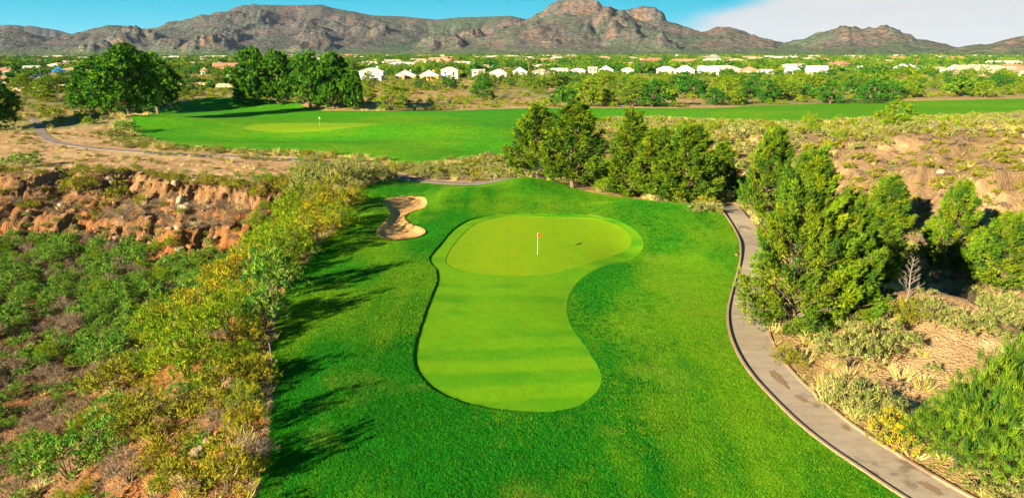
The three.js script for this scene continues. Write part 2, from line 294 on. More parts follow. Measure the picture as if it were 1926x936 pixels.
// ------------------------------------------------------------------ desert ground, one sheet out to the mountains
const DIRT = { tan: [0.46, 0.27, 0.125], pale: [0.56, 0.355, 0.17], rust: [0.30, 0.118, 0.036], dark: [0.20, 0.12, 0.06], straw: [0.44, 0.30, 0.09], green: [0.20, 0.22, 0.07], town: [0.42, 0.30, 0.17] };
function dirtColour(x, z) {
  const dist = Math.hypot(x, z), n = fbm(x * 0.07, z * 0.07, 4, 31), n2 = fbm(x * 0.3, z * 0.3, 3, 32);
  let c = mix3(DIRT.tan, DIRT.pale, sstep(0.35, 0.7, n2));
  if (x < 0 && dist < 140 && washLine.inside(x, z)) {
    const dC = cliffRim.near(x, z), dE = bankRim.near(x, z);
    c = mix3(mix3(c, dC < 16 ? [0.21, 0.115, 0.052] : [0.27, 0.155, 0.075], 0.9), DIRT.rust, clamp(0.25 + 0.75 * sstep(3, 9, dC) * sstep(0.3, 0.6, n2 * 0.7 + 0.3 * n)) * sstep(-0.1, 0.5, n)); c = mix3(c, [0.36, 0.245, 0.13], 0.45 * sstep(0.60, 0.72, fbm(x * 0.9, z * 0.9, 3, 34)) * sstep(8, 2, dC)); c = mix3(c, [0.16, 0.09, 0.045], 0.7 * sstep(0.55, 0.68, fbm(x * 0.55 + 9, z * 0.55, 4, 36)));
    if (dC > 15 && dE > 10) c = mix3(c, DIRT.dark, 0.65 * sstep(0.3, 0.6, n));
  } else if (x > 0 && dist < 175) {
    c = mix3(c, DIRT.straw, sstep(0.42, 0.62, n) * 0.7); if (z < -70) c = mix3(c, [0.25, 0.155, 0.075], 0.85 * sstep(0.30, 0.52, fbm(x * 0.16, z * 0.16, 4, 37)));
  }
  if (dist > 190) { c = mix3(c, DIRT.straw, 0.75 * sstep(0.3, 0.55, n)); c = mix3(c, DIRT.green, 0.7 * sstep(0.40, 0.62, fbm(x * 0.02, z * 0.02, 4, 33))); c = mix3(c, DIRT.pale, 0.7 * sstep(0.66, 0.74, fbm(x * 0.035, z * 0.06, 3, 35))); }
  return c;
}
{
  const axis = (fineParts, g, lo, hi) => { const v = []; for (const [a, b, st] of fineParts) for (let q = a; q < b - 1e-6; q += st) v.push(q); let st = fineParts.at(-1)[2], q = fineParts.at(-1)[1]; v.push(q); while (q < hi) { st *= g; q += st; v.push(q); } st = fineParts[0][2]; q = fineParts[0][0]; const l = []; while (q > lo) { st *= g; q -= st; l.push(q); } return [...l.reverse(), ...v]; };
  const X = axis([[-88, -28, 0.27], [-28, -10, 0.4], [-10, 12, 1.1], [12, 72, 0.45]], 1.055, -8500, 8500), Zall = axis([[4, 82, 0.42], [82, 112, 0.2], [112, 145, 0.45]], 1.055, -60, 9500).map(v => -v);
  const nx = X.length, nz = Zall.length, pos = new Float32Array(nx * nz * 3), col = new Float32Array(nx * nz * 3), uv = new Float32Array(nx * nz * 2), idx = [];
  let k = 0;
  for (let j = 0; j < nz; j++) for (let i = 0; i < nx; i++, k++) {
    const x = X[i], z = Zall[j], c = dirtColour(x, z);
    pos[k * 3] = x; pos[k * 3 + 1] = groundH(x, z); pos[k * 3 + 2] = z; col[k * 3] = c[0]; col[k * 3 + 1] = c[1]; col[k * 3 + 2] = c[2]; uv[k * 2] = x / 9; uv[k * 2 + 1] = -z / 9;
    if (i && j) { const a = k - nx - 1, b = k - nx, c2 = k - 1; idx.push(c2, k, b, c2, b, a); }
  }
  const g = new THREE.BufferGeometry(); g.setAttribute('position', new THREE.BufferAttribute(pos, 3)); g.setAttribute('color', new THREE.BufferAttribute(col, 3)); g.setAttribute('uv', new THREE.BufferAttribute(uv, 2)); g.setIndex(idx);
  // faces look up
  g.computeVertexNormals(); if (g.attributes.normal.array[1] < 0) { for (let q = 0; q < idx.length; q += 3) { const t = idx[q]; idx[q] = idx[q + 1]; idx[q + 1] = t; } g.setIndex(idx); g.computeVertexNormals(); }
  addSetting(new THREE.Mesh(g, M.dirt), 'desert_ground', 'tan and rust desert soil of washes and scrubland out to the mountains');
  console.log('ground', nx, nz);
}

// ------------------------------------------------------------------ turf, greens, bunker
const GR = { rough: [0.006, 0.145, 0.003], roughWarm: [0.12, 0.245, 0.003], lawn: [0.125, 0.275, 0.003], green: [0.165, 0.285, 0.003], far: [0.07, 0.255, 0.003] };
const turfH = (x, z) => { let h = landH(x, z) + 0.02 * (fbm(x * 0.8, z * 0.8, 2, 61) - 0.5); const s = sandLine.sd(x, z, 4); if (s > -2.2) h -= 0.28 * sstep(-2.2, 0, s); return h; };
function mowing(x, z) { return fbm(x * 0.5 + z * 0.02, z * 0.05, 3, 51) - 0.5; }
{
  const b = (l, m = 0.6) => [l.x0 - m, l.x1 + m, l.z0 - m, l.z1 + m];
  const roughCol = (x, z) => {
    const streak = fbm(x * 1.1 + 0.25 * Math.sin(z * 0.2), z * 0.05, 3, 51) - 0.5, patch = fbm(x * 0.13 + 3, z * 0.09, 4, 52) - 0.5, small = fbm(x * 0.9, z * 0.7, 3, 54) - 0.5;
    const w = 0.30 + patch * 2.2 + streak * 1.1 + small * 0.7 + 0.45 * sstep(6, 15, x) * sstep(-80, -45, z) + 0.35 * sstep(-6, -14, x) - (x > 0 ? 0.55 * sstep(6, 0.5, -apronLine.sd(x, z, 8)) : 0.15 * sstep(3, 0, -apronLine.sd(x, z, 8)));  // mound shade right of the apron is put into the grass colour
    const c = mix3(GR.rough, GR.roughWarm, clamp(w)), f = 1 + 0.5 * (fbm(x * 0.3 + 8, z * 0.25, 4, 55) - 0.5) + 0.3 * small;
    const dry = 0.55 * sstep(0.64, 0.76, fbm(x * 0.22 + 31, z * 0.2, 4, 50));
    return mix3([c[0] * f, c[1] * f, c[2] * f], [0.22, 0.25, 0.02], dry);
  };
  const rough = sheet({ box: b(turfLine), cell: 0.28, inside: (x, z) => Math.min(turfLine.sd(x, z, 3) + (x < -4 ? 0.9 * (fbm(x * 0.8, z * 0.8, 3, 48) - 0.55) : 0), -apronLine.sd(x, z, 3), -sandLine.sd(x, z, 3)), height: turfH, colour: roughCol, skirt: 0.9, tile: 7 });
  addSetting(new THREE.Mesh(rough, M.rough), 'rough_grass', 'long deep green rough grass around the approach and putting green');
  const stripe = (x, z) => 0.5 + 0.5 * Math.sin(z * 1.9 + 0.35 * Math.sin(x * 0.4) + x * 0.04);
  const apron = sheet({ box: b(apronLine), cell: 0.28, inside: (x, z) => Math.min(apronLine.sd(x, z, 3), -greenLine.sd(x, z, 3)), height: (x, z) => turfH(x, z) - 0.10, colour: (x, z) => mix3(GR.lawn, [0.055, 0.215, 0.003], clamp(0.62 * sstep(0.25, 0.75, stripe(x, z)) * sstep(0.30, 0.62, fbm(x * 0.16, z * 0.22, 3, 56)) + 0.9 * (fbm(x * 0.5, z * 0.5, 4, 57) - 0.45))), skirt: 0.12, tile: 5 });
  addSetting(new THREE.Mesh(apron, M.lawn), 'mown_fairway', 'light green mown approach with faint cross stripes');
  const green = sheet({ box: b(greenLine), cell: 0.28, inside: (x, z) => greenLine.sd(x, z, 3), height: (x, z) => turfH(x, z) - 0.13, colour: (x, z) => mix3(GR.green, [0.225, 0.30, 0.003], clamp(1.2 * (fbm(x * 0.45, z * 0.10, 4, 58) - 0.25))), tile: 5 });
  addSetting(new THREE.Mesh(green, M.lawn), 'putting_green', 'closely mown yellow green putting green with red flag');
  const sand = sheet({ box: b(sandLine, 1), cell: 0.2, inside: (x, z) => sandLine.sd(x, z, 3) + 0.25, height: (x, z) => { const s = sandLine.sd(x, z, 3); return landH(x, z) * 0.5 - 0.42 - 0.16 * sstep(0.1, 1.8, s) + 0.5 * sstep(0.7, -0.25, s) * 0.6 + 0.05 * (fbm(x * 1.2, z * 1.2, 2, 59) - 0.5); }, colour: () => [1, 1, 1], tile: 3 });
  const sandMesh = new THREE.Mesh(sand, M.sand); addSetting(sandMesh, 'sand_bunker', 'pale orange sand bunker with two lobes beside the putting green');
  const farCol = (x, z) => { const w = clamp(sstep(0.4, 0.68, fbm(x * 0.035, z * 0.06, 4, 53)) * 0.8 + (x > 10 ? 0.5 * sstep(10, 60, x) : 0)); return mix3(GR.far, [0.16, 0.30, 0.003], w); };
  const farT = sheet({ box: b(farTurfLine, 2), cell: 1.1, inside: (x, z) => Math.min(farTurfLine.sd(x, z, 6), -farGreenLine.sd(x, z, 6)), height: (x, z) => landH(x, z) + 0.06, colour: farCol, skirt: 0.9, tile: 12 });
  addSetting(new THREE.Mesh(farT, M.rough), 'fairway_grass', 'bright green fairway winding beyond the wash and scrub');
  const farG = sheet({ box: b(farGreenLine, 2), cell: 1.1, inside: (x, z) => farGreenLine.sd(x, z, 6), height: (x, z) => landH(x, z) + 0.03, colour: () => [0.19, 0.30, 0.004], tile: 12 });
  addSetting(new THREE.Mesh(farG, M.lawn), 'putting_green', 'flat light green putting green with white flag');
  console.log('turf', rough.index.count / 3, apron.index.count / 3, farT.index.count / 3);
}

// ------------------------------------------------------------------ cart paths of concrete slabs between kerbs
function strip(left, right, yOf, drop) {                              // top and both sides of a ribbon
  const V = [], UV = [], I = [], n = left.length; let s = 0;
  const L = [], R = []; for (let i = 0; i < n; i++) { const m = [(left[i][0] + right[i][0]) / 2, (left[i][1] + right[i][1]) / 2], y = yOf(m[0], m[1], i); L.push([left[i][0], y, left[i][1]]); R.push([right[i][0], y, right[i][1]]); }
  const quad = (a, b, c, d, u) => { const q = V.length / 3; for (const p of [a, b, c, d]) { V.push(...p); UV.push(p[0] / 6, -p[2] / 6); } I.push(q, q + 1, q + 2, q, q + 2, q + 3); };
  const dn = p => [p[0], p[1] - drop, p[2]];
  for (let i = 1; i < n; i++) { quad(L[i - 1], R[i - 1], R[i], L[i]); quad(dn(L[i - 1]), L[i - 1], L[i], dn(L[i])); quad(R[i - 1], dn(R[i - 1]), dn(R[i]), R[i]); }
  quad(dn(L[0]), dn(R[0]), R[0], L[0]); quad(L[n - 1], R[n - 1], dn(R[n - 1]), dn(L[n - 1]));
  const g = new THREE.BufferGeometry(); g.setAttribute('position', new THREE.Float32BufferAttribute(V, 3)); g.setAttribute('uv', new THREE.Float32BufferAttribute(UV, 2)); g.setIndex(I); g.computeVertexNormals(); return g;
}
function resample(pts, step) { const o = [pts[0]]; let acc = 0; for (let i = 1; i < pts.length; i++) { let [ax, az] = pts[i - 1]; const [bx, bz] = pts[i]; let L = Math.hypot(bx - ax, bz - az); while (acc + L >= step) { const t = (step - acc) / L; ax = lerp(ax, bx, t); az = lerp(az, bz, t); o.push([ax, az]); L = Math.hypot(bx - ax, bz - az); acc = 0; } acc += L; } return o; }
function offset(pts, d) { return pts.map((p, i) => { const a = pts[Math.max(0, i - 1)], b = pts[Math.min(pts.length - 1, i + 1)], dx = b[0] - a[0], dz = b[1] - a[1], L = Math.hypot(dx, dz) || 1; return [p[0] - dz / L * d, p[1] + dx / L * d]; }); }
function makePath(mid, width, label, kerbs, lift, slabLen) {
  const root = new THREE.Group(), c = resample(mid, 0.3), w = width / 2, per = Math.round(slabLen / 0.3);
  const y = (x, z) => landH(x, z) + lift;
  for (let i = 0, q = 0; i + 1 < c.length; i += per, q++) {
    const seg = c.slice(i, Math.min(c.length, i + per + 1)); if (seg.length < 2) break;
    const s = seg.slice(); const e = s.length - 1, t = 0.02 / 0.3; s[e] = [lerp(s[e][0], s[e - 1][0], t), lerp(s[e][1], s[e - 1][1], t)];
    part(root, 'slab', strip(offset(s, -w), offset(s, w), y, 0.35), kerbs ? (q % 3 ? M.slab : M.slabDark) : M.oldSlab);
  }
  if (kerbs) for (const [side, hgt] of kerbs) {
    const kl = offset(c, side * w + Math.sign(side) * 0.004), kr = offset(c, side * (w + 0.15));
    part(root, 'kerb', strip(side < 0 ? kr : kl, side < 0 ? kl : kr, (x, z) => y(x, z) + hgt, 0.6), M.kerb);
  }
  return addSetting(root, 'cart_path', label);
}
const pathMid = offset(pathEdge, 0).map((p, i) => [(p[0] + pathRight[i][0]) / 2, (p[1] + pathRight[i][1]) / 2]);
{
  const ends = pathMid[0], dropIn = smooth([gp(1322, 366, -1.4), gp(1338, 372, -0.8), gp(1356, 380, -0.25), ends], false, 6).slice(0, -1);
  makePath([...dropIn, ...pathMid], 2.4, 'pale concrete cart path with kerbs curving along the turf past the pines', [[-1, 0.11], [1, 0.10]], -0.02, 3.0);
  makePath(backPathMid, 1.9, 'grey cart path crossing the desert behind the cliff toward the far fairway', null, 0.05, 6.0);
}

// ------------------------------------------------------------------ mountains
const ridges = [
  { D: 8800, w: 3.2, tint: 0, p: [[-200, 70], [-80, 58], [0, 46], [28, 45], [42, 53], [55, 46], [75, 55], [90, 52], [115, 66], [170, 80]] },
  { D: 4300, w: 2.6, p: [[-260, 50], [-120, 62], [-40, 56], [0, 52], [22, 52], [60, 63], [100, 67], [130, 65], [150, 57], [180, 49], [205, 44], [228, 45], [255, 53], [295, 67], [330, 70]] },
  { D: 4700, w: 2.5, p: [[270, 72], [330, 62], [365, 55], [384, 46], [418, 31], [445, 15], [458, 7], [480, 6], [540, 7], [600, 6], [628, 13], [700, 26], [760, 28], [820, 34], [862, 30], [930, 28], [960, 27], [990, 36]] },
  { D: 3900, w: 2.5, cliff: 1, p: [[905, 72], [950, 58], [985, 40], [1012, 22], [1030, 14], [1041, 3], [1052, -2], [1090, -4], [1120, -1], [1135, 10], [1146, 26], [1175, 40]] },
  { D: 4100, w: 2.4, cliff: 1, p: [[1120, 40], [1150, 26], [1180, 16], [1205, 11], [1228, 11], [1240, 18], [1249, 34], [1251, 48], [1266, 60], [1285, 68]] },
  { D: 3800, w: 2.8, p: [[1262, 76], [1285, 67], [1310, 59], [1338, 54], [1358, 55], [1375, 57], [1400, 62], [1430, 69], [1465, 79], [1485, 88]] },
  { D: 3650, w: 2.8, cliff: 0.5, p: [[1450, 86], [1485, 76], [1500, 72], [1525, 70], [1552, 67], [1600, 64], [1640, 60], [1680, 61], [1705, 69], [1740, 72], [1775, 79], [1800, 92], [1812, 97]] },
  { D: 3000, w: 3.4, p: [[1795, 100], [1820, 92], [1845, 88], [1880, 82], [1910, 71], [1926, 65], [1990, 55], [2100, 45]] },
].map(r => { const p = r.p.map(([a, b]) => atDist(a, b, r.D)); return { ...r, q: p, x0: Math.min(...p.map(v => v[0])) - 1500, x1: Math.max(...p.map(v => v[0])) + 1500 }; });
const outcrops = [[60, 84, 3500, 90, 30], [150, 80, 3650, 110, 50], [190, 82, 3600, 90, 50], [240, 72, 3950, 130, 45], [262, 66, 4100, 110, 35], [320, 74, 3700, 90, 45], [362, 78, 3600, 80, 40], [400, 76, 3600, 130, 62], [425, 60, 3900, 90, 50], [410, 92, 3300, 80, 30], [575, 42, 4150, 70, 40], [588, 62, 3850, 90, 50], [590, 84, 3500, 120, 40], [545, 90, 3400, 80, 30], [715, 48, 4100, 60, 35], [822, 62, 3800, 90, 65], [838, 78, 3550, 120, 60], [790, 88, 3400, 100, 35], [880, 54, 3950, 100, 55], [940, 38, 4250, 80, 45], [1012, 70, 3500, 70, 25], [1035, 90, 3250, 60, 25], [1140, 46, 3700, 70, 45], [1160, 40, 3850, 70, 30], [1180, 46, 3700, 80, 45], [1172, 78, 3400, 110, 55], [1150, 78, 3400, 50, 40], [1235, 90, 3250, 90, 40], [1255, 92, 3250, 70, 35], [1370, 58, 3800, 110, 22], [1440, 76, 3600, 90, 25], [1560, 72, 3620, 120, 28], [1620, 70, 3630, 120, 30], [1690, 66, 3640, 80, 25]].map(([a, b, D, r, h]) => { const p = atDist(a, b, D); return [p[0], p[2], r, h]; });
function hillAt(x, z) {
  const wx = x + 170 * (fbm(x * 0.003, z * 0.003, 3, 70) - 0.5), wz = z + 170 * (fbm(x * 0.003 + 40, z * 0.003, 3, 71) - 0.5);
  const rid = ridged(wx * 0.0034, wz * 0.0034, 4, 72), rid2 = ridged(x * 0.012, z * 0.012, 3, 73);
  let best = 0, second = 0, rock = 0;
  for (const r of ridges) {
    if (x < r.x0 || x > r.x1) continue;
    for (let i = 0; i + 1 < r.q.length; i++) {
      const a = r.q[i], b = r.q[i + 1], dx = b[0] - a[0], dz = b[2] - a[2], t = clamp(((x - a[0]) * dx + (z - a[2]) * dz) / (dx * dx + dz * dz));
      const d = Math.hypot(x - a[0] - dx * t, z - a[2] - dz * t), top = lerp(a[1], b[1], t); if (top <= 0) continue;
      const reach = top * r.w * (r.cliff === 1 ? 1.5 : 1.75) + 120, u = d / reach; if (u >= 1) continue;
      let prof = Math.pow(1 - u, r.cliff === 1 ? 2.1 : 1.42);
      if (r.cliff) { const lip = r.cliff === 1 ? 0.010 + 0.016 * rid2 : 0.03 + 0.03 * rid2; prof = lerp(prof, u < lip ? 1 - u * 0.6 : Math.min(prof, 1 - (0.26 * r.cliff) * sstep(lip, lip + 0.035, u)) * (1 - 0.06 * r.cliff * sstep(lip, lip + 0.035, u)), 0.9); }
      const rug = sstep(0.01, 0.22, u);
      let h = top * prof * (1 - rug * 0.62 * (rid - 0.5)) - rug * 22 * (1 - rid2) * prof;
      h -= (1 - rug) * 3 * rid2;
      if (h > best) { second = best; best = h; rock = (r.cliff || 0.15) * sstep(0.35, 0.03, u); } else if (h > second) second = h;
    }
  }
  for (const o of outcrops) {
    const ex = x - o[0], ez = z - o[1]; if (Math.abs(ex) > 420 || Math.abs(ez) > 420) continue;
    const wob = 1 + 0.9 * (fbm(x * 0.016, z * 0.016, 3, 74) - 0.5), q = Math.hypot(ex / o[2], ez / (o[2] * 1.3)) * wob; if (q > 1.6) continue;
    const lump = sstep(1.15, 0.35, q) * o[3] * 0.78 * (0.55 + 0.75 * ridged(x * 0.02, z * 0.02, 3, 76)) * sstep(2, 30, best); best += lump; rock = Math.max(rock, clamp(lump / 25));
  }
  const strew = sstep(0.58, 0.72, fbm(x * 0.0075, z * 0.0075, 4, 78)) * sstep(8, 60, best); best += strew * 9 * (ridged(x * 0.014, z * 0.014, 3, 79) - 0.2); rock = Math.max(rock, strew * 0.35);
  best *= sstep(2680, 2980, Math.hypot(x, z));
  return [best, rock];
}
{
  const NT = 1150, rs = []; for (let r = 2650; r < 5600; r += 21 + (r - 2650) * 0.004) rs.push(r); for (let r = 5700; r < 9900; r *= 1.04) rs.push(r);
  const NR = rs.length, pos = new Float32Array(NT * NR * 3), col = new Float32Array(NT * NR * 3), uv = new Float32Array(NT * NR * 2), hs = new Float32Array(NT * NR), rk = new Float32Array(NT * NR), idx = [];
  for (let j = 0; j < NR; j++) for (let i = 0; i < NT; i++) {
    const th = (-42 + 84 * i / (NT - 1)) * Math.PI / 180, k = j * NT + i, x = rs[j] * Math.sin(th), z = -rs[j] * Math.cos(th), [h, r] = hillAt(x, z);
    hs[k] = h; rk[k] = r; pos[k * 3] = x; pos[k * 3 + 1] = h - 3; pos[k * 3 + 2] = z; uv[k * 2] = x / 1050; uv[k * 2 + 1] = -z / 1050 + h / 520;
    if (i && j) { const a = k - NT - 1, b = k - NT, c = k - 1; if (Math.max(hs[a], hs[b], hs[c], h) > 0.5) idx.push(a, b, k, a, k, c); }
  }
  const g = new THREE.BufferGeometry(); g.setAttribute('position', new THREE.BufferAttribute(pos, 3)); g.setIndex(idx); g.computeVertexNormals();
  if (g.attributes.normal.array[1] < -0.5 || g.attributes.normal.array.filter((v, q) => q % 3 === 1 && v < 0).length > NT * NR / 2) { for (let q = 0; q < idx.length; q += 3) { const t = idx[q]; idx[q] = idx[q + 1]; idx[q + 1] = t; } g.setIndex(idx); g.computeVertexNormals(); }
  const N = g.attributes.normal.array;
  const scrub = [0.074, 0.088, 0.054], brown = [0.100, 0.084, 0.072], rust = [0.165, 0.098, 0.066], grey = [0.086, 0.074, 0.078];
  for (let k = 0; k < NT * NR; k++) {
    const x = pos[k * 3], z = pos[k * 3 + 2], n = fbm(x * 0.006, z * 0.006, 4, 80), n2 = fbm(x * 0.02, z * 0.02, 3, 81), steep = sstep(0.86, 0.62, N[k * 3 + 1]);
    let c = mix3(scrub, brown, sstep(0.38, 0.62, n)); c = mix3(c, grey, sstep(-300, -1500, x) * 0.6);
    c = mix3(c, rust, clamp(sstep(0.54, 0.66, n2) * 0.55 * sstep(0.4, 0.6, n))); c = mix3(c, mix3(rust, grey, n2 < 0.5 ? 0.8 : 0.2), clamp(steep * 0.85 + rk[k] * 0.3 * n2));
    c = mix3(c, [0.085, 0.12, 0.045], sstep(45, 8, hs[k]) * 0.7);
    col[k * 3] = c[0]; col[k * 3 + 1] = c[1]; col[k * 3 + 2] = c[2];
  }
  g.setAttribute('color', new THREE.BufferAttribute(col, 3)); g.setAttribute('uv', new THREE.BufferAttribute(uv, 2));
  addSetting(new THREE.Mesh(g, M.hill), 'mountains', 'dry rocky desert mountain range with mesa, peak and cliff faced butte');
  console.log('mountains', NR, idx.length / 3);
}

scene.fog = new THREE.FogExp2(new THREE.Color().setRGB(0.62, 0.80, 1.0), 0.000013);

// ------------------------------------------------------------------ plants
class Soup {                                                          // loose triangles with vertex colours
  constructor() { this.v = []; this.c = []; }
  tri(a, b, c, k) { this.v.push(a[0], a[1], a[2], b[0], b[1], b[2], c[0], c[1], c[2]); for (let i = 0; i < 3; i++) this.c.push(k[0], k[1], k[2]); }
  blade(p, d, len, wid, k, r) {                                        // a pointed leaf from p along d, turned at random about d
    const u = [r() - 0.5, r() - 0.5, r() - 0.5]; let sx = d[1] * u[2] - d[2] * u[1], sy = d[2] * u[0] - d[0] * u[2], sz = d[0] * u[1] - d[1] * u[0]; const L = Math.hypot(sx, sy, sz) || 1, w = wid / L / 2;
    sx *= w; sy *= w; sz *= w;
    this.tri([p[0] - sx, p[1] - sy, p[2] - sz], [p[0] + sx, p[1] + sy, p[2] + sz], [p[0] + d[0] * len, p[1] + d[1] * len, p[2] + d[2] * len], k);
  }
  limb(a, b, r0, r1, k = [1, 1, 1], n = 5) {
    const d = new THREE.Vector3(b[0] - a[0], b[1] - a[1], b[2] - a[2]).normalize(), s = new THREE.Vector3(0, 1, 0); if (Math.abs(d.y) > 0.9) s.set(1, 0, 0);
    s.cross(d).normalize(); const t = d.clone().cross(s), A = [], B = [];
    for (let i = 0; i < n; i++) { const q = i / n * 2 * Math.PI, cx = Math.cos(q), sx = Math.sin(q); A.push([a[0] + (s.x * cx + t.x * sx) * r0, a[1] + (s.y * cx + t.y * sx) * r0, a[2] + (s.z * cx + t.z * sx) * r0]); B.push([b[0] + (s.x * cx + t.x * sx) * r1, b[1] + (s.y * cx + t.y * sx) * r1, b[2] + (s.z * cx + t.z * sx) * r1]); }
    for (let i = 0; i < n; i++) { const j = (i + 1) % n; this.tri(A[i], A[j], B[j], k); this.tri(A[i], B[j], B[i], k); }
  }
  geo() { const g = new THREE.BufferGeometry(); g.setAttribute('position', new THREE.Float32BufferAttribute(this.v, 3)); g.setAttribute('color', new THREE.Float32BufferAttribute(this.c, 3)); return g; }
}
const ball = r => { let x, y, z, q; do { x = r() * 2 - 1; y = r() * 2 - 1; z = r() * 2 - 1; q = x * x + y * y + z * z; } while (q > 1 || q < 0.01); q = Math.sqrt(q); return [x / q, y / q, z / q]; };
const gauss = r => (r() + r() + r() + r() - 2) * 0.87;
const unit = v => { const L = Math.hypot(...v) || 1; return [v[0] / L, v[1] / L, v[2] / L]; };
const pickTone = (tones, r) => { const a = tones[Math.floor(r() * tones.length)], f = 0.75 + 0.5 * r(); return [a[0] * f, a[1] * f, a[2] * f]; };
// lobes filled with clusters of leaves
function crown(soup, lobes, o, r) {
  const tot = lobes.reduce((s, l) => s + l.r ** 2, 0);
  for (const l of lobes) {
    const nc = Math.max(2, Math.round(o.clusters * l.r ** 2 / tot));
    for (let k = 0; k < nc; k++) {
      const d = ball(r); if (d[1] < -0.3 && r() < 0.6) d[1] = -d[1];
      const q = l.r * (0.55 + 0.45 * Math.sqrt(r())), cx = l.c[0] + d[0] * q * (l.sx || 1), cy = l.c[1] + d[1] * q * (l.sy || 1), cz = l.c[2] + d[2] * q * (l.sx || 1);
      const tone = pickTone(o.tones, r), cr = o.cr * (0.6 + 0.8 * r()), m = Math.round(o.leaves * (0.6 + 0.8 * r()));
      const lean = unit([d[0] * (o.out ?? 0.6) + gauss(r) * 0.3, d[1] * (o.out ?? 0.6) + (o.up ?? 0.3), d[2] * (o.out ?? 0.6) + gauss(r) * 0.3]);
      for (let i = 0; i < m; i++) {
        const p = [cx + gauss(r) * cr, cy + gauss(r) * cr * (o.flat ?? 0.8), cz + gauss(r) * cr]; if (p[1] < 0.02) p[1] = 0.02 + r() * 0.1;
        const u = ball(r), s = o.spread ?? 1, dir = unit([lean[0] + u[0] * s, lean[1] + u[1] * s, lean[2] + u[2] * s]), f = 0.85 + 0.3 * r();
        soup.blade(p, dir, o.len * (0.6 + 0.8 * r()), o.wid * (0.7 + 0.6 * r()), [tone[0] * f, tone[1] * f, tone[2] * f], r);
      }
    }
  }
}
function plantGroup(parts) { const g = new THREE.Group(); for (const [n, s, m] of parts) part(g, n, s.geo(), m); return g; }
const TONES = {
  pine: [[0.16, 0.26, 0.006], [0.105, 0.215, 0.008], [0.22, 0.28, 0.006], [0.05, 0.13, 0.010], [0.15, 0.235, 0.008]],
  cotton: [[0.06, 0.20, 0.008], [0.115, 0.26, 0.006], [0.025, 0.115, 0.010], [0.07, 0.19, 0.008]],
  mesquite: [[0.16, 0.265, 0.010], [0.115, 0.225, 0.010], [0.205, 0.275, 0.012], [0.065, 0.165, 0.012]],
  dark: [[0.04, 0.17, 0.012], [0.065, 0.205, 0.010], [0.025, 0.12, 0.014]],
  sage: [[0.245, 0.27, 0.055], [0.29, 0.29, 0.07], [0.185, 0.23, 0.042], [0.335, 0.295, 0.085]],
  creosote: [[0.285, 0.265, 0.014], [0.215, 0.23, 0.012], [0.335, 0.28, 0.018], [0.14, 0.165, 0.012]],
  wash: [[0.11, 0.29, 0.018], [0.19, 0.315, 0.018], [0.055, 0.215, 0.02], [0.23, 0.325, 0.045]],
  gold: [[0.33, 0.285, 0.010], [0.27, 0.28, 0.010], [0.38, 0.285, 0.012], [0.17, 0.21, 0.012]],
  lime: [[0.225, 0.32, 0.006], [0.165, 0.285, 0.006], [0.285, 0.335, 0.010], [0.105, 0.21, 0.008]],
  dry: [[0.32, 0.235, 0.135], [0.23, 0.16, 0.09], [0.40, 0.30, 0.18], [0.16, 0.11, 0.065]],
  straw: [[0.52, 0.40, 0.12], [0.43, 0.34, 0.09], [0.58, 0.46, 0.18]],
  flower: [[0.50, 0.36, 0.012], [0.26, 0.28, 0.03], [0.20, 0.25, 0.03], [0.44, 0.36, 0.02]],
};
// pine: 10 m high, plumes of needles on upswept branches
function makePine(seed, width, plumes, dens, bare, fineness = 1) {
  const r = rng(seed), wood = new Soup(), leaf = new Soup(), H = 10;
  const sway = [gauss(r) * 0.25, gauss(r) * 0.25]; const trunkAt = t => [sway[0] * Math.sin(t * 3), t * H, sway[1] * Math.sin(t * 3.6)];
  for (let i = 0; i < 8; i++) wood.limb(trunkAt(i / 8), trunkAt((i + 1) / 8), 0.20 * (1 - i / 8.6), 0.20 * (1 - (i + 1) / 8.6), [1, 1, 1], 7);
  const lop = many0(7, () => 0.78 + 0.44 * r());
  for (let i = 0; i < plumes; i++) {
    const tt = Math.pow((i + r()) / plumes, 0.95), t = bare + (0.97 - bare) * tt, az = i * 2.39996 + gauss(r) * 0.25;
    const R = width * 0.5 * sstep(-0.30, 0.26, tt) * Math.pow(1.03 - tt, 0.66) * 1.12 * lop[Math.floor(((az % 6.2832) + 6.2832) % 6.2832 / 6.2832 * 7)], q = R * (i % 4 === 0 ? 0.30 + 0.3 * r() : 0.66 + 0.40 * r());
    const c = [Math.cos(az) * q, t * H + gauss(r) * 0.25, Math.sin(az) * q], a = trunkAt(Math.max(bare * 0.8, t - 0.05 * q - 0.03)), pr = (0.46 + 0.30 * r()) * (1.2 - 0.5 * tt);
    wood.limb(a, c, 0.045 * (1.1 - tt) + 0.012, 0.012, [1, 1, 1], 3);
    const base = pickTone(TONES.pine, r), tones = [base, base, mix3(base, pickTone(TONES.pine, r), 0.6)], o = unit([Math.cos(az) * 0.75, 0.75 + 0.5 * tt, Math.sin(az) * 0.75]), n = Math.round(dens * (0.7 + 0.6 * r()));
    for (let k = 0; k < n; k++) {                                      // tufts along the plume
      const s = r(), w = pr * (0.95 - 0.62 * s), e = ball(r), p = [c[0] + o[0] * (s - 0.35) * pr * 2.1 + e[0] * w * Math.cbrt(r()), c[1] + o[1] * (s - 0.35) * pr * 2.1 + e[1] * w * 0.8, c[2] + o[2] * (s - 0.35) * pr * 2.1 + e[2] * w * Math.cbrt(r())], tone = pickTone(tones, r);
      for (let m = 0; m < 7; m++) { const u = ball(r), d = unit([o[0] + u[0] * 0.7, o[1] + u[1] * 0.7, o[2] + u[2] * 0.7]), f = 0.85 + 0.3 * r(); leaf.blade(p, d, (0.20 + 0.2 * r()) * fineness, (0.055 + 0.03 * r()) * fineness, [tone[0] * f, tone[1] * f, tone[2] * f], r); }
    }
  }
  return plantGroup([['trunk', wood, M.bark], ['crown', leaf, M.leaf]]);
}
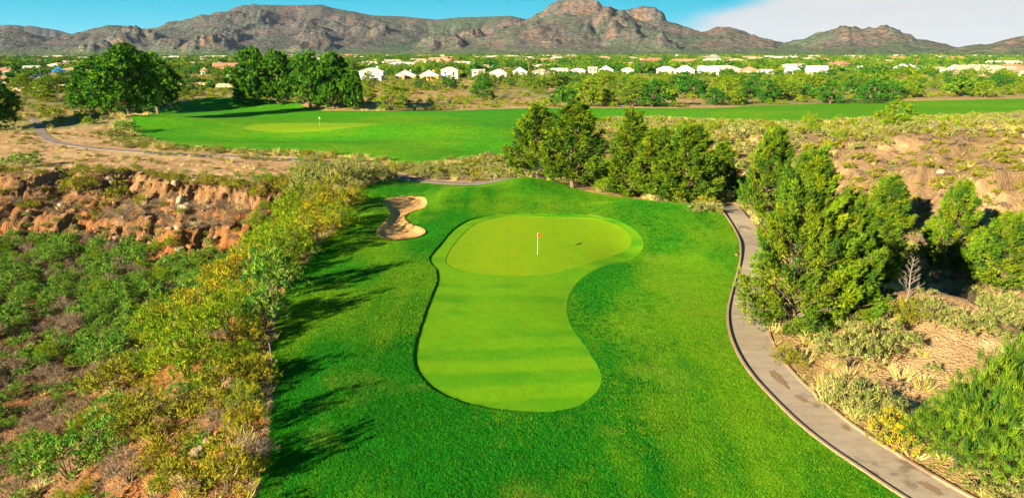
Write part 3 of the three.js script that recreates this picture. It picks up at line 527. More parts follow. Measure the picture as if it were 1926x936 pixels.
const many0 = (n, f) => Array.from({ length: n }, (_, i) => f(i));
// broad-leaved trees, unit: 1 m wide and 1 m high
function makeTree(seed, o) {
  const r = rng(seed), wood = new Soup(), leaf = new Soup(), lobes = [], W = o.W, H = o.H;
  const base = o.base ?? 0.25, fork = [gauss(r) * 0.04 * W, H * base * 0.8, gauss(r) * 0.04 * W];
  wood.limb([0, -0.2, 0], fork, W * 0.035, W * 0.026, [1, 1, 1], 7);
  for (let i = 0; i < o.lobes; i++) {
    const az = i * 2.4 + r(), t = (i + 0.5) / o.lobes, y = H * (base + (0.90 - base) * t), rad = W * 0.5 * Math.sin(Math.PI * clamp(0.22 + 0.72 * t)) * 0.62 * (0.55 + 0.6 * r());
    const c = [Math.cos(az) * rad, y, Math.sin(az) * rad], lr = o.lobe * W * (0.75 + 0.5 * r()) * (1.1 - 0.45 * t);
    lobes.push({ c, r: lr, sy: 0.85 * Math.min(1.2, H / W) });
    wood.limb(fork, [c[0] * 0.6, lerp(fork[1], c[1], 0.6), c[2] * 0.6], W * 0.017, W * 0.010, [1, 1, 1], 4); wood.limb([c[0] * 0.6, lerp(fork[1], c[1], 0.6), c[2] * 0.6], c, W * 0.010, W * 0.004, [1, 1, 1], 3);
  }
  crown(leaf, lobes, o, r);
  return plantGroup([['trunk', wood, M.bark], ['crown', leaf, M.leaf]]);
}
// shrubs: stems fanning from the foot, foliage on lobes; about 1 m high and wide before scaling
function makeShrub(seed, o, split = true) {
  const r = rng(seed), wood = new Soup(), leaf = new Soup(), lobes = [];
  for (let i = 0; i < o.lobes; i++) { const az = i * 2.4 + r(), t = Math.sqrt((i + 0.5) / o.lobes), q = t * 0.36 * (o.wide ?? 1), top = (o.tall ?? 0.7) * (1 - 0.55 * t * t) * (0.65 + 0.5 * r()); lobes.push({ c: [Math.cos(az) * q, top * 0.62, Math.sin(az) * q], r: 0.16 + 0.09 * r(), sy: (o.sy ?? 1) * clamp(top * 1.7, 0.5, 1.6) }); }
  const k = o.stem || [0.16, 0.12, 0.075];
  for (let i = 0; i < (o.stems ?? 9); i++) { const l = lobes[i % lobes.length], d = ball(r), e = [l.c[0] + d[0] * l.r * 0.8, l.c[1] + Math.abs(d[1]) * l.r * 0.9, l.c[2] + d[2] * l.r * 0.8], m = [e[0] * 0.35 + gauss(r) * 0.04, e[1] * 0.5, e[2] * 0.35 + gauss(r) * 0.04]; (split ? wood : leaf).limb([gauss(r) * 0.04, -0.05, gauss(r) * 0.04], m, 0.010, 0.007, k, 3); (split ? wood : leaf).limb(m, e, 0.007, 0.003, k, 3); }
  crown(leaf, lobes, o, r);
  if (!split) return new THREE.Mesh(leaf.geo(), M.leaf);
  return plantGroup([['stems', wood, M.leaf], ['foliage', leaf, M.leaf]]);
}
const many = (n, f) => Array.from({ length: n }, (_, i) => f(i));
const PL = {
  pineBig: [makePine(11, 7.0, 235, 50, 0.0, 0.85), makePine(12, 6.4, 200, 50, 0.0, 0.85)],
  pine: [makePine(13, 5.9, 160, 34, 0.15, 1.2), makePine(14, 5.2, 150, 34, 0.12, 1.2), makePine(15, 6.5, 180, 34, 0.03, 1.2), makePine(16, 4.7, 150, 34, 0.0, 1.2)],
  cotton: many(3, i => makeTree(30 + i, { W: 1, H: 1.0, base: 0.16, lobes: 20, lobe: 0.185, clusters: 950, leaves: 26, cr: 0.030, len: 0.026, wid: 0.024, tones: TONES.cotton, up: 0.1, spread: 1.4 })),
  mesquite: many(5, i => makeTree(40 + i, { W: 1, H: 0.8, base: 0.08, lobes: 12, lobe: 0.17, clusters: 430, leaves: 16, cr: 0.032, len: 0.030, wid: 0.019, tones: i % 2 ? TONES.mesquite : TONES.lime, up: 0.2, spread: 1.2 })),
  darkTree: many(3, i => makeTree(50 + i, { W: 1, H: 0.85, base: 0.10, lobes: 12, lobe: 0.18, clusters: 430, leaves: 16, cr: 0.032, len: 0.031, wid: 0.022, tones: TONES.dark, up: 0.1, spread: 1.3 })),
  sage: many(4, i => makeShrub(60 + i, { lobes: 12, clusters: 170, leaves: 17, cr: 0.05, len: 0.060, wid: 0.016, tones: TONES.sage, up: 0.7, out: 0.8, spread: 0.7, wide: 1.25, tall: 0.62 })),
  creosote: many(4, i => makeShrub(70 + i, { lobes: 11, clusters: 150, leaves: 16, cr: 0.055, len: 0.075, wid: 0.015, tones: TONES.creosote, up: 0.9, out: 0.8, spread: 0.6, wide: 1.05, tall: 0.85, stems: 12 })),
  wash: many(4, i => makeShrub(80 + i, { lobes: 13, clusters: 180, leaves: 17, cr: 0.05, len: 0.058, wid: 0.018, tones: TONES.wash, up: 0.6, out: 0.7, spread: 0.8, wide: 1.2, tall: 0.9, stems: 8 })),
  gold: many(3, i => makeShrub(90 + i, { lobes: 14, clusters: 200, leaves: 18, cr: 0.048, len: 0.048, wid: 0.014, tones: TONES.gold, up: 0.7, out: 0.7, spread: 0.7, wide: 1.2, tall: 0.88, stems: 8 })),
  lime: many(3, i => makeShrub(100 + i, { lobes: 18, clusters: 330, leaves: 20, cr: 0.045, len: 0.050, wid: 0.011, tones: TONES.lime, up: 0.6, out: 0.8, spread: 0.8, wide: 1.25, tall: 0.92, stems: 10 })),
  limeBig: many(2, i => makeShrub(105 + i, { lobes: 46, clusters: 900, leaves: 24, cr: 0.026, len: 0.048, wid: 0.0055, tones: [[0.10, 0.21, 0.008], [0.145, 0.245, 0.008], [0.045, 0.125, 0.01], [0.19, 0.27, 0.012], [0.07, 0.165, 0.01]], up: 0.7, out: 0.8, spread: 0.65, wide: 1.25, tall: 0.92, stems: 16 })),
  dry: many(3, i => makeShrub(110 + i, { lobes: 10, clusters: 100, leaves: 14, cr: 0.07, len: 0.15, wid: 0.008, tones: TONES.dry, up: 0.3, out: 0.9, spread: 1.0, wide: 1.4, tall: 0.6, stems: 24, stem: [0.27, 0.21, 0.14] })),
  flower: many(2, i => makeShrub(120 + i, { lobes: 12, clusters: 220, leaves: 18, cr: 0.045, len: 0.045, wid: 0.018, tones: TONES.flower, up: 0.5, out: 0.8, spread: 0.9, wide: 1.3, tall: 0.62 })),
};
// coarse copies for far away: one mesh each
const FAR = {
  wash: many(3, i => makeShrub(140 + i, { lobes: 9, clusters: 60, leaves: 12, cr: 0.06, len: 0.10, wid: 0.04, tones: TONES.wash, up: 0.5, spread: 0.9, wide: 1.2, tall: 0.9, stems: 0 }, false)),
  dry: many(3, i => makeShrub(150 + i, { lobes: 8, clusters: 60, leaves: 12, cr: 0.07, len: 0.16, wid: 0.018, tones: TONES.dry, up: 0.3, spread: 1, wide: 1.4, tall: 0.6, stems: 6, stem: [0.27, 0.21, 0.14] }, false)),
  sage: many(3, i => makeShrub(160 + i, { lobes: 8, clusters: 42, leaves: 11, cr: 0.07, len: 0.12, wid: 0.05, tones: TONES.sage, up: 0.5, spread: 1, wide: 1.25, tall: 0.62, stems: 0 }, false)),
  creosote: many(3, i => makeShrub(170 + i, { lobes: 8, clusters: 40, leaves: 11, cr: 0.07, len: 0.13, wid: 0.045, tones: TONES.creosote, up: 0.7, spread: 0.8, tall: 0.85, stems: 0 }, false)),
  lime: many(3, i => makeShrub(180 + i, { lobes: 10, clusters: 55, leaves: 12, cr: 0.07, len: 0.11, wid: 0.05, tones: TONES.lime, up: 0.4, spread: 1, wide: 1.2, tall: 0.9, stems: 0 }, false)),
  tree: many(5, i => makeShrub(190 + i, { lobes: 12, clusters: 58, leaves: 13, cr: 0.075, len: 0.11, wid: 0.075, tones: [TONES.mesquite, TONES.dark, TONES.lime, TONES.cotton, TONES.mesquite][i], up: 0.2, spread: 1.3, wide: 1.2, tall: 0.95, stems: 0 }, false)),
};
const HSHADE = new Map();
function put(proto, x, z, w, h, turn, name, label, category, group, y) {
  const o = proto.clone(); o.position.set(x, y ?? groundH(x, z) - 0.04, z); o.scale.set(w, h, w); o.rotation.y = turn;
  return addThing(o, name, label, category, group);
}
// from the picture: foot (px, py), height and width in pixels
function putPx(proto, px, py, hpx, wpx, name, label, category, group, unitH, unitW, turn = 0) {
  const p = hit(px, py); if (!p) { console.log('no ground', name, px, py); return; }
  const s = p[2] / PXF, [x, z] = p;
  taken(x, z, wpx * s * 0.35);
  return put(proto, x, z, wpx * s / unitW, hpx * s * 1.02 / unitH, turn, name, label, category, group);
}
// room: places already taken
const cells = new Map();
function taken(x, z, r) { const k = Math.floor(x / 6) + ',' + Math.floor(z / 6); if (!cells.has(k)) cells.set(k, []); cells.get(k).push([x, z, r]); }
function free(x, z, r) { const i = Math.floor(x / 6), j = Math.floor(z / 6); for (let a = -1; a < 2; a++) for (let b = -1; b < 2; b++) for (const q of cells.get((i + a) + ',' + (j + b)) || []) if (Math.hypot(q[0] - x, q[1] - z) < r + q[2]) return false; return true; }
const R0 = rng(4242);
const pick = a => a[Math.floor(R0() * a.length)];
const offTurf = (x, z, m) => turfLine.sd(x, z, 8) < -m && farTurfLine.sd(x, z, 8) < -m && roadLine.sd(x, z, 8) < -m && (backPathLine.box(x, z) > 6 || backPathLine.near(x, z) > 1.2 + m);

// pines behind and beside the turf
const pineG = 'pines around the cart path';
[[1011, 338, 134, 100, 0, 'pine with a bare pale trunk, end tree of the row behind the putting green'], [1077, 354, 152, 112, 1, 'tall pine with bare trunk foot standing at the turf edge behind the flag'], [1185, 364, 147, 92, 3, 'slim golden green pine in the middle of the row behind the green'], [1238, 376, 128, 92, 1, 'pine crowded against its broader neighbour in the row behind the green'], [1290, 381, 142, 128, 2, 'broad dark green pine above the yellow grass by the path bend'], [1352, 372, 100, 66, 3, 'small pine over the shaded end of the cart path']].forEach(([a, b, h, w, k, l], i) => putPx(PL.pine[k], a, b, h, w, 'pine_tree', l, 'pine tree', pineG, 10, [5.6, 4.9, 6.2, 4.4][k], i * 1.3));
[[1440, 428, 182, 92, 0, 'narrow pine beside the cart path bend, touching the huge pine'], [1664, 448, 112, 84, 1, 'pine rising from the ravine between the huge pine and the bare slope'], [1650, 512, 122, 76, 3, 'thin young pine in the shade below the ravine slope'], [1785, 508, 162, 104, 2, 'rounded pine standing against the bare sandy slope'], [1882, 552, 150, 120, 0, 'pine at the ravine end beneath the eroded sandy slope'], [1600, 470, 90, 80, 1, 'pine top showing behind the huge pine'], [1618, 548, 110, 90, 3, 'young pine with drooping boughs against the huge pine foot']].forEach(([a, b, h, w, k, l], i) => putPx(PL.pine[k], a, b, h, w, 'pine_tree', l, 'pine tree', pineG, 10, [5.6, 4.9, 6.2, 4.4][k], i * 2.1 + 0.5));
putPx(PL.pineBig[0], 1492, 612, 316, 190, 'pine_tree', 'huge bushy pine overhanging the cart path, tallest of the pines', 'pine tree', pineG, 10, 6.6, 0.3);
putPx(PL.pineBig[1], 1572, 600, 236, 150, 'pine_tree', 'full pine grown into the side of the huge pine', 'pine tree', pineG, 10, 6.0, 1.9);

// cottonwoods beyond the far green
[[205, 212, 112, 120, 'leafy cottonwood with sunlit yellow green crown in the clump beside the far path'], [243, 216, 134, 118, 'tallest cottonwood of the clump beside the far path'], [298, 215, 118, 96, 'shaded dark cottonwood of the clump beside the far path'], [478, 196, 112, 88, 'bright cottonwood behind the far green mound'], [522, 198, 104, 80, 'cottonwood wedged in the row behind the far green mound'], [585, 203, 108, 90, 'dark dense cottonwood in the row behind the far green'], [628, 204, 110, 84, 'cottonwood with bright top in the row behind the far green'], [664, 205, 76, 52, 'low dark cottonwood ending the row behind the far green'], [-16, 244, 112, 92, 'dark shaded tree where the far path leaves the picture'], [160, 208, 66, 62, 'small leafy cottonwood skirting the clump beside the far path']].forEach(([a, b, h, w, l], i) => putPx(PL.cotton[i % 3], a, b, h, w, 'cottonwood_tree', l, 'tree', 'cottonwoods beyond the far green', 1.06, 0.9, i * 1.7));

// ------------------------------------------------------------------ houses of the town
const paint = (r, g, b, o) => std({ color: new THREE.Color().setRGB(r, g, b), ...o });
const HM = {
  white: paint(0.52, 0.50, 0.47), cream: paint(0.42, 0.34, 0.24), tan: paint(0.42, 0.28, 0.16), orange: paint(0.55, 0.33, 0.10), grey: paint(0.34, 0.33, 0.32), pink: paint(0.58, 0.36, 0.27),
  roofWhite: paint(0.52, 0.50, 0.47), roofTan: paint(0.40, 0.28, 0.18), roofRed: paint(0.40, 0.17, 0.095), roofGrey: paint(0.36, 0.33, 0.30), roofPale: paint(0.48, 0.40, 0.30),
  glass: std({ color: new THREE.Color().setRGB(0.03, 0.04, 0.05), roughness: 0.15, specularIntensity: 1 }), trim: paint(0.62, 0.58, 0.50), door: paint(0.20, 0.11, 0.06),
};
const boxG = (w, h, d, x = 0, y = 0, z = 0) => new THREE.BoxGeometry(w, h, d).translate(x, y + h / 2, z);
function prism(w, d, rise, kind, x = 0, y = 0, z = 0, over = 0.6) {   // gable along x, gable facing z, hip, shed
  const a = w / 2 + over, b = d / 2 + over, t = 0.25; let P, F;
  if (kind === 'hip') { const r = Math.max(0, a - b) || a * 0.25; P = [[-a, 0, b], [a, 0, b], [a, 0, -b], [-a, 0, -b], [-r, rise, 0], [r, rise, 0]]; F = [[0, 1, 5], [0, 5, 4], [2, 3, 4], [2, 4, 5], [1, 2, 5], [3, 0, 4]]; }
  else if (kind === 'front') { P = [[-a, 0, b], [a, 0, b], [a, 0, -b], [-a, 0, -b], [0, rise, b], [0, rise, -b]]; F = [[0, 1, 4], [1, 2, 5], [1, 5, 4], [2, 3, 5], [3, 0, 4], [3, 4, 5]]; }
  else if (kind === 'shed') { P = [[-a, 0, b], [a, 0, b], [a, 0, -b], [-a, 0, -b], [-a, rise, -b], [a, rise, -b]]; F = [[0, 1, 5], [0, 5, 4], [1, 2, 5], [3, 0, 4], [2, 3, 4], [2, 4, 5]]; }
  else { P = [[-a, 0, b], [a, 0, b], [a, 0, -b], [-a, 0, -b], [-a, rise, 0], [a, rise, 0]]; F = [[0, 1, 5], [0, 5, 4], [2, 3, 4], [2, 4, 5], [1, 2, 5], [3, 0, 4]]; }
  const V = []; for (const f of F) for (const k of f) V.push(P[k][0] + x, P[k][1] + y + t, P[k][2] + z);
  for (let k = 0; k < 4; k++) { const p = P[k], q = P[(k + 1) % 4]; for (const [u, dy] of [[p, 0], [q, 0], [q, t], [p, 0], [q, t], [p, t]]) V.push(u[0] + x, u[1] + y + dy, u[2] + z); }
  for (const k of [0, 2, 1, 0, 3, 2]) V.push(P[k][0] + x, y, P[k][2] + z);
  const g = new THREE.BufferGeometry(); g.setAttribute('position', new THREE.Float32BufferAttribute(V, 3)); g.computeVertexNormals(); return g;
}
function makeHouse(o) {                                                // o: w, d, h, roof, wallM, roofM, wing, two, chimney, patio
  const g = new THREE.Group(), r = rng(o.seed || 1), d = o.d || 11, h = o.two ? 5.8 : (o.h || 3.1), rise = o.rise ?? 1.9;
  part(g, 'wall', boxG(o.w, h, d), o.wallM);
  if (o.roof === 'flat') part(g, 'roof', boxG(o.w + 0.5, 0.5, d + 0.5, 0, h), o.roofM); else part(g, 'roof', prism(o.w, d, rise, o.roof, 0, h), o.roofM);
  let front = d / 2;
  if (o.wing) { const ww = o.w * 0.42, wd = 6, wx = o.w * 0.24 * o.wing; part(g, 'wall', boxG(ww, 3.1, wd, wx, 0, d / 2 + wd / 2), o.wallM); part(g, 'roof', prism(ww, wd, 1.7, o.wingRoof || 'front', wx, 3.1, d / 2 + wd / 2), o.roofM); windowAt(g, wx, 0.9, d / 2 + wd, 2.4, 1.5); }
  if (o.chimney) part(g, 'chimney', boxG(1.1, 2.6, 1.1, o.w * 0.22, h + rise * 0.3, -d * 0.1), o.wallM);
  if (o.patio) { part(g, 'patio_roof', boxG(o.w * 0.5, 0.25, 4, -o.w * 0.12, 2.7, d / 2 + 2.01), o.roofM); for (const q of [-1, 0, 1]) part(g, 'patio_post', boxG(0.35, 2.68, 0.35, -o.w * 0.12 + q * o.w * 0.23, 0, d / 2 + 3.7), o.wallM); }
  const n = Math.max(2, Math.floor(o.w / 5));
  for (let i = 0; i < n; i++) { const x = -o.w / 2 + (i + 0.5) * o.w / n; if (o.wing && Math.abs(x - o.w * 0.24 * o.wing) < o.w * 0.24) { if (o.two) windowAt(g, x, 3.6, d / 2, 1.5, 1.3); continue; } if (i === (n >> 1)) { part(g, 'door', boxG(1.1, 2.1, 0.14, x, 0, d / 2 + 0.03), HM.door); } else windowAt(g, x, 0.9, d / 2, 1.4 + r() * 1.2, 1.4); if (o.two) windowAt(g, x, 3.6, d / 2, 1.4, 1.3); }
  for (const s of [-1, 1]) windowAt(g, s * o.w / 2, 0.9, 0, 1.6, 1.4, true);
  return g;
}
function windowAt(g, x, y, z, w, h, side) {
  const f = part(g, 'window', side ? boxG(0.12, h + 0.2, w + 0.2, x, y - 0.1, z) : boxG(w + 0.2, h + 0.2, 0.12, x, y - 0.1, z), HM.trim);
  part(f, 'pane', side ? boxG(0.06, h, w, x + Math.sign(x) * 0.06, y, z) : boxG(w, h, 0.06, x, y, z + 0.06), HM.glass);
}
function houseAt(px, py, wpx, o, label, group) {
  const p = hit(px, py); if (!p) { console.log('house off', px, py); return; }
  const g = makeHouse({ ...o, w: wpx * 0.70 * p[2] / PXF, seed: Math.round(px) });
  g.position.set(p[0], groundH(p[0], p[1]) - 0.3, p[1]); g.rotation.y = (o.turn ?? 0) + Math.atan2(-p[0], -p[1]) * 0.5; taken(p[0], p[1], wpx * p[2] / PXF * 0.42);
  for (let q = -1; q <= 1; q++) taken(p[0] + q * 8, p[1] + 6, 4);
  return addThing(g, 'house', label, 'house', group);
}
const W = HM, hl = [
  [700, 151, 62, { wallM: W.white, roofM: W.roofPale, roof: 'hip', two: 1, wing: 1, chimney: 1 }, 'white two storey house with chimney beside the cottonwood row'],
  [764, 150, 52, { wallM: W.tan, roofM: W.roofPale, roof: 'front', wing: -1, chimney: 1, rise: 3.4 }, 'tan house with tall front gable and long pale roof'],
  [808, 150, 48, { wallM: W.orange, roofM: W.roofPale, roof: 'front', rise: 3.4, patio: 1, chimney: 1 }, 'bright ochre gabled house with covered patio'],
  [846, 148, 44, { wallM: W.white, roofM: W.roofPale, roof: 'hip', two: 1 }, 'white two storey house next to the ochre gable'],
  [900, 148, 34, { wallM: W.cream, roofM: W.roofGrey, roof: 'flat', two: 1, patio: 1 }, 'boxy two storey house with dark shaded balcony'],
  [938, 145, 46, { wallM: W.cream, roofM: W.roofPale, roof: 'front', wing: 1, rise: 2.6 }, 'cream house with pale front gable behind the mesquites'],
  [978, 143, 36, { wallM: W.white, roofM: W.roofWhite, roof: 'front', rise: 3.2 }, 'white steep gabled house beside the palms'],
  [1018, 142, 44, { wallM: W.cream, roofM: W.roofTan, roof: 'hip' }, 'cream house with tan hipped roof below the palms'],
  [1052, 140, 42, { wallM: W.cream, roofM: W.roofPale, roof: 'gable', wing: -1 }, 'long cream house with pale ridge roof'],
  [1086, 140, 40, { wallM: W.white, roofM: W.roofWhite, roof: 'hip', wing: 1 }, 'white hipped house with a side wing'],
  [1114, 141, 22, { wallM: W.cream, roofM: W.roofPale, roof: 'flat', two: 1 }, 'narrow two storey house like a tower'],
  [1140, 139, 34, { wallM: W.white, roofM: W.roofWhite, roof: 'front', rise: 3.2 }, 'white gabled house beside the dark round tree'],
  [1180, 139, 30, { wallM: W.white, roofM: W.roofPale, roof: 'hip' }, 'small white house half hidden by trees'],
  [1252, 138, 50, { wallM: W.cream, roofM: W.roofWhite, roof: 'hip', rise: 2.6 }, 'house with broad shallow cream roof'],
  [1288, 139, 46, { wallM: W.white, roofM: W.roofWhite, roof: 'hip', rise: 3.6, wing: -1 }, 'white house with high pyramid roof'],
  [1332, 140, 50, { wallM: W.white, roofM: W.roofWhite, roof: 'shed', rise: 3.2 }, 'house with one big sloping white roof'],
  [1378, 136, 38, { wallM: W.cream, roofM: W.roofPale, roof: 'hip' }, 'cream house behind the dark acacia'],
  [1408, 140, 42, { wallM: W.white, roofM: W.roofRed, roof: 'front', wing: 1, rise: 3 }, 'white house with reddish gabled wing'],
  [1442, 138, 36, { wallM: W.white, roofM: W.roofPale, roof: 'flat' }, 'flat roofed white house'],
  [1490, 139, 34, { wallM: W.white, roofM: W.roofWhite, roof: 'front', rise: 3.6, patio: 1 }, 'white gabled house with shaded garage front'],
  [1536, 139, 50, { wallM: W.white, roofM: W.roofWhite, roof: 'gable', rise: 3.2, wing: -1, chimney: 1 }, 'large white house with long ridge and chimney'],
  [1580, 138, 42, { wallM: W.cream, roofM: W.roofWhite, roof: 'hip' }, 'low white roofed house with brown shaded porch'],
  [1618, 137, 44, { wallM: W.cream, roofM: W.roofWhite, roof: 'hip', rise: 2.6, chimney: 1 }, 'low house with white hipped roof and chimney'],
  [1660, 137, 50, { wallM: W.white, roofM: W.roofWhite, roof: 'hip', rise: 2.8 }, 'wide white roofed house behind the mesquite thicket'],
  [1702, 136, 56, { wallM: W.white, roofM: W.roofWhite, roof: 'hip', rise: 3.8 }, 'biggest white hipped house behind the mesquite thicket'],
  [1768, 137, 40, { wallM: W.cream, roofM: W.roofTan, roof: 'hip' }, 'cream house with tan roof between two dark trees'],
  [1796, 137, 34, { wallM: W.white, roofM: W.roofWhite, roof: 'front', rise: 3.4 }, 'white gabled house beside the dark tree'],
  [1838, 133, 36, { wallM: W.tan, roofM: W.roofTan, roof: 'flat', two: 1 }, 'tan two storey house with small upper windows'],
  [1882, 134, 42, { wallM: W.white, roofM: W.roofWhite, roof: 'hip', wing: 1 }, 'white hipped house near the hillside'],
  [1916, 132, 40, { wallM: W.cream, roofM: W.roofWhite, roof: 'hip' }, 'cream house with pale hipped roof near the hillside'],
  [74, 160, 46, { wallM: W.grey, roofM: W.roofGrey, roof: 'front', rise: 2.8 }, 'grey gabled house behind the garden wall'],
  [14, 158, 30, { wallM: W.pink, roofM: W.roofRed, roof: 'hip' }, 'pink house with red tiled roof'],
  [12, 138, 44, { wallM: W.pink, roofM: W.roofRed, roof: 'hip' }, 'long house with brown red roof among trees'],
  [60, 134, 34, { wallM: W.cream, roofM: W.roofPale, roof: 'gable', turn: 0.4 }, 'cream house behind the grey gable'],
  [150, 128, 26, { wallM: W.tan, roofM: W.roofTan, roof: 'hip' }, 'tan house near the purple canopy'],
  [388, 140, 20, { wallM: W.white, roofM: W.roofRed, roof: 'front', rise: 2.6 }, 'white house with dark red gable among trees'],
  [434, 150, 24, { wallM: W.cream, roofM: W.roofTan, roof: 'hip' }, 'cream house beside the bright cottonwood'],
  [434, 132, 20, { wallM: W.tan, roofM: W.roofTan, roof: 'flat' }, 'flat tan house above the cream one'],
];
for (const [a, b, w, o, l] of hl) houseAt(a, b, w, o, l);
{ // second line and the far town
  const r = rng(909), walls = [W.cream, W.tan, W.tan, W.cream, W.pink], roofs = [W.roofPale, W.roofTan, W.roofTan, W.roofRed, W.roofGrey], names = ['cream', 'tan', 'tan', 'cream', 'pink'];
  const protos = many(10, i => makeHouse({ w: 20 + 6 * r(), d: 11, wallM: walls[i % 5], roofM: roofs[(i * 3) % 5], roof: ['hip', 'gable', 'front', 'flat'][i % 4], rise: 2 + r(), wing: i % 3 - 1, seed: i + 1 }));
  let made = 0;
  for (let i = 0; i < 2600 && made < 190; i++) {
    const d = 640 + 1750 * Math.pow(r(), 1.1), th = (r() - 0.5) * 1.42, x = d * Math.sin(th), z = -d * Math.cos(th);
    if (!free(x, z, 9)) continue; taken(x, z, 12); for (const q of [1, 2]) taken(x, z + 9 * q, 5);
    const k = Math.floor(r() * 10), o = protos[k].clone(), s = 0.9 + 0.35 * r(); o.position.set(x, groundH(x, z) - 0.2, z); o.rotation.y = (r() - 0.5) * 1.2; o.scale.set(s * (1 + 0.5 * r()), s, s); made++;
    addThing(o, 'house', `${['hip roofed', 'ridge roofed', 'gabled', 'flat roofed'][k % 4]} ${names[k % 5]} house among the trees of the far town`, 'house', `${names[k % 5]} ${['hip roofed', 'ridge roofed', 'gabled', 'flat roofed'][k % 4]} houses of the far town`);
  }
  for (const [a, b, w, l] of [[1900, 91, 16, 'long white terrace house high on the hillside'], [1896, 97, 9, 'small white house below the terrace house on the hillside']]) {
    const p = atDist(a, b, 3000), g = makeHouse({ w: w * 3000 / PXF, d: 14, h: 6, wallM: W.cream, roofM: W.roofWhite, roof: 'flat', seed: a }); g.position.set(p[0], p[1] - 3, p[2]); addThing(g, 'house', l, 'house');
    part(g, 'foundation', boxG(w * 3000 / PXF + 2, 40, 15, 0, -40, 0), W.tan);
  }
}
// garden walls, canopies, poles, palms
[[50, 172, 60, 'tan garden wall before the grey gabled house'], [126, 166, 44, 'tan garden wall running from the grey gabled house'], [362, 162, 52, 'tan garden wall behind the cottonwood clump'], [425, 164, 40, 'pinkish garden wall beside the bright cottonwood']].forEach(([a, b, w, l]) => { const p = hit(a, b); if (!p) return; const g = new THREE.Group(), L = w * p[2] / PXF; part(g, 'panel', boxG(L, 1.8, 0.25), W.tan); part(g, 'coping', boxG(L + 0.1, 0.12, 0.4, 0, 1.8), W.cream); for (let q = 0; q < 5; q++) part(g, 'pier', boxG(0.5, 2.05, 0.5, -L / 2 + q * L / 4), W.tan); g.position.set(p[0], groundH(p[0], p[1]) - 0.1, p[1]); addThing(g, 'garden_wall', l, 'garden wall'); });
function canopy(px, py, wpx, col, label) {
  const p = hit(px, py); if (!p) return; const g = new THREE.Group(), w = wpx * p[2] / PXF, a = w / 2, top = std({ color: new THREE.Color().setRGB(...col), side: THREE.DoubleSide });
  const V = [], P = [[-a, 2.8, a], [a, 2.8, a], [a, 2.8, -a], [-a, 2.8, -a]]; for (let i = 0; i < 4; i++) { const q = P[(i + 1) % 4], u = P[i]; V.push(...u, ...q, 0, 2.8 + a * 0.8, 0); V.push(u[0], 2.2, u[2], q[0], 2.2, q[2], ...q, u[0], 2.2, u[2], ...q, ...u); }
  const t = new THREE.BufferGeometry(); t.setAttribute('position', new THREE.Float32BufferAttribute(V, 3)); t.computeVertexNormals(); part(g, 'roof', t, top);
  for (const u of P) part(g, 'pole', boxG(0.14, 2.8, 0.14, u[0] * 0.96, 0, u[2] * 0.96), HM.trim);
  g.position.set(p[0], groundH(p[0], p[1]), p[1]); g.rotation.y = 0.5; taken(p[0], p[1], w); taken(p[0], p[1] + 8, 5); taken(p[0] + 1, p[1] + 15, 6); addThing(g, 'canopy_tent', label, 'canopy');
}
canopy(110, 141, 22, [0.01, 0.22, 0.62], 'bright blue peaked canopy in a garden among trees');
canopy(161, 137, 19, [0.52, 0.10, 0.48], 'purple pink peaked canopy in a garden among trees');
function makePalm(seed) {
  const r = rng(seed), wood = new Soup(), leaf = new Soup(), lean = [gauss(r) * 0.4, gauss(r) * 0.4];
  for (let i = 0; i < 6; i++) wood.limb([lean[0] * (i / 6) ** 2, i * 1.7, lean[1] * (i / 6) ** 2], [lean[0] * ((i + 1) / 6) ** 2, (i + 1) * 1.7, lean[1] * ((i + 1) / 6) ** 2], 0.30 - i * 0.02, 0.28 - i * 0.02, [1, 1, 1], 7);
  for (let k = 0; k < 46; k++) {
    const az = r() * 6.28, el = k < 16 ? -0.9 + 0.5 * r() : -0.2 + 1.5 * r(), L = 1.3 + 0.7 * r(), c = k < 16 ? [0.22, 0.16, 0.07] : pickTone(TONES.mesquite, r); let p = [lean[0], 10.2, lean[1]];
    for (let s = 0; s < 5; s++) { const e = el - s * 0.32, d = [Math.cos(az) * Math.cos(e), Math.sin(e), Math.sin(az) * Math.cos(e)]; for (let q = 0; q < 4; q++) { const f = unit([d[0] + gauss(r) * 0.6, d[1] + gauss(r) * 0.5, d[2] + gauss(r) * 0.6]); leaf.blade(p, f, 0.7, 0.14, c, r); } p = [p[0] + d[0] * L / 5 * 1.2, p[1] + d[1] * L / 5 * 1.2, p[2] + d[2] * L / 5 * 1.2]; }
  }
  return plantGroup([['trunk', wood, M.bark], ['crown', leaf, M.leaf]]);
}
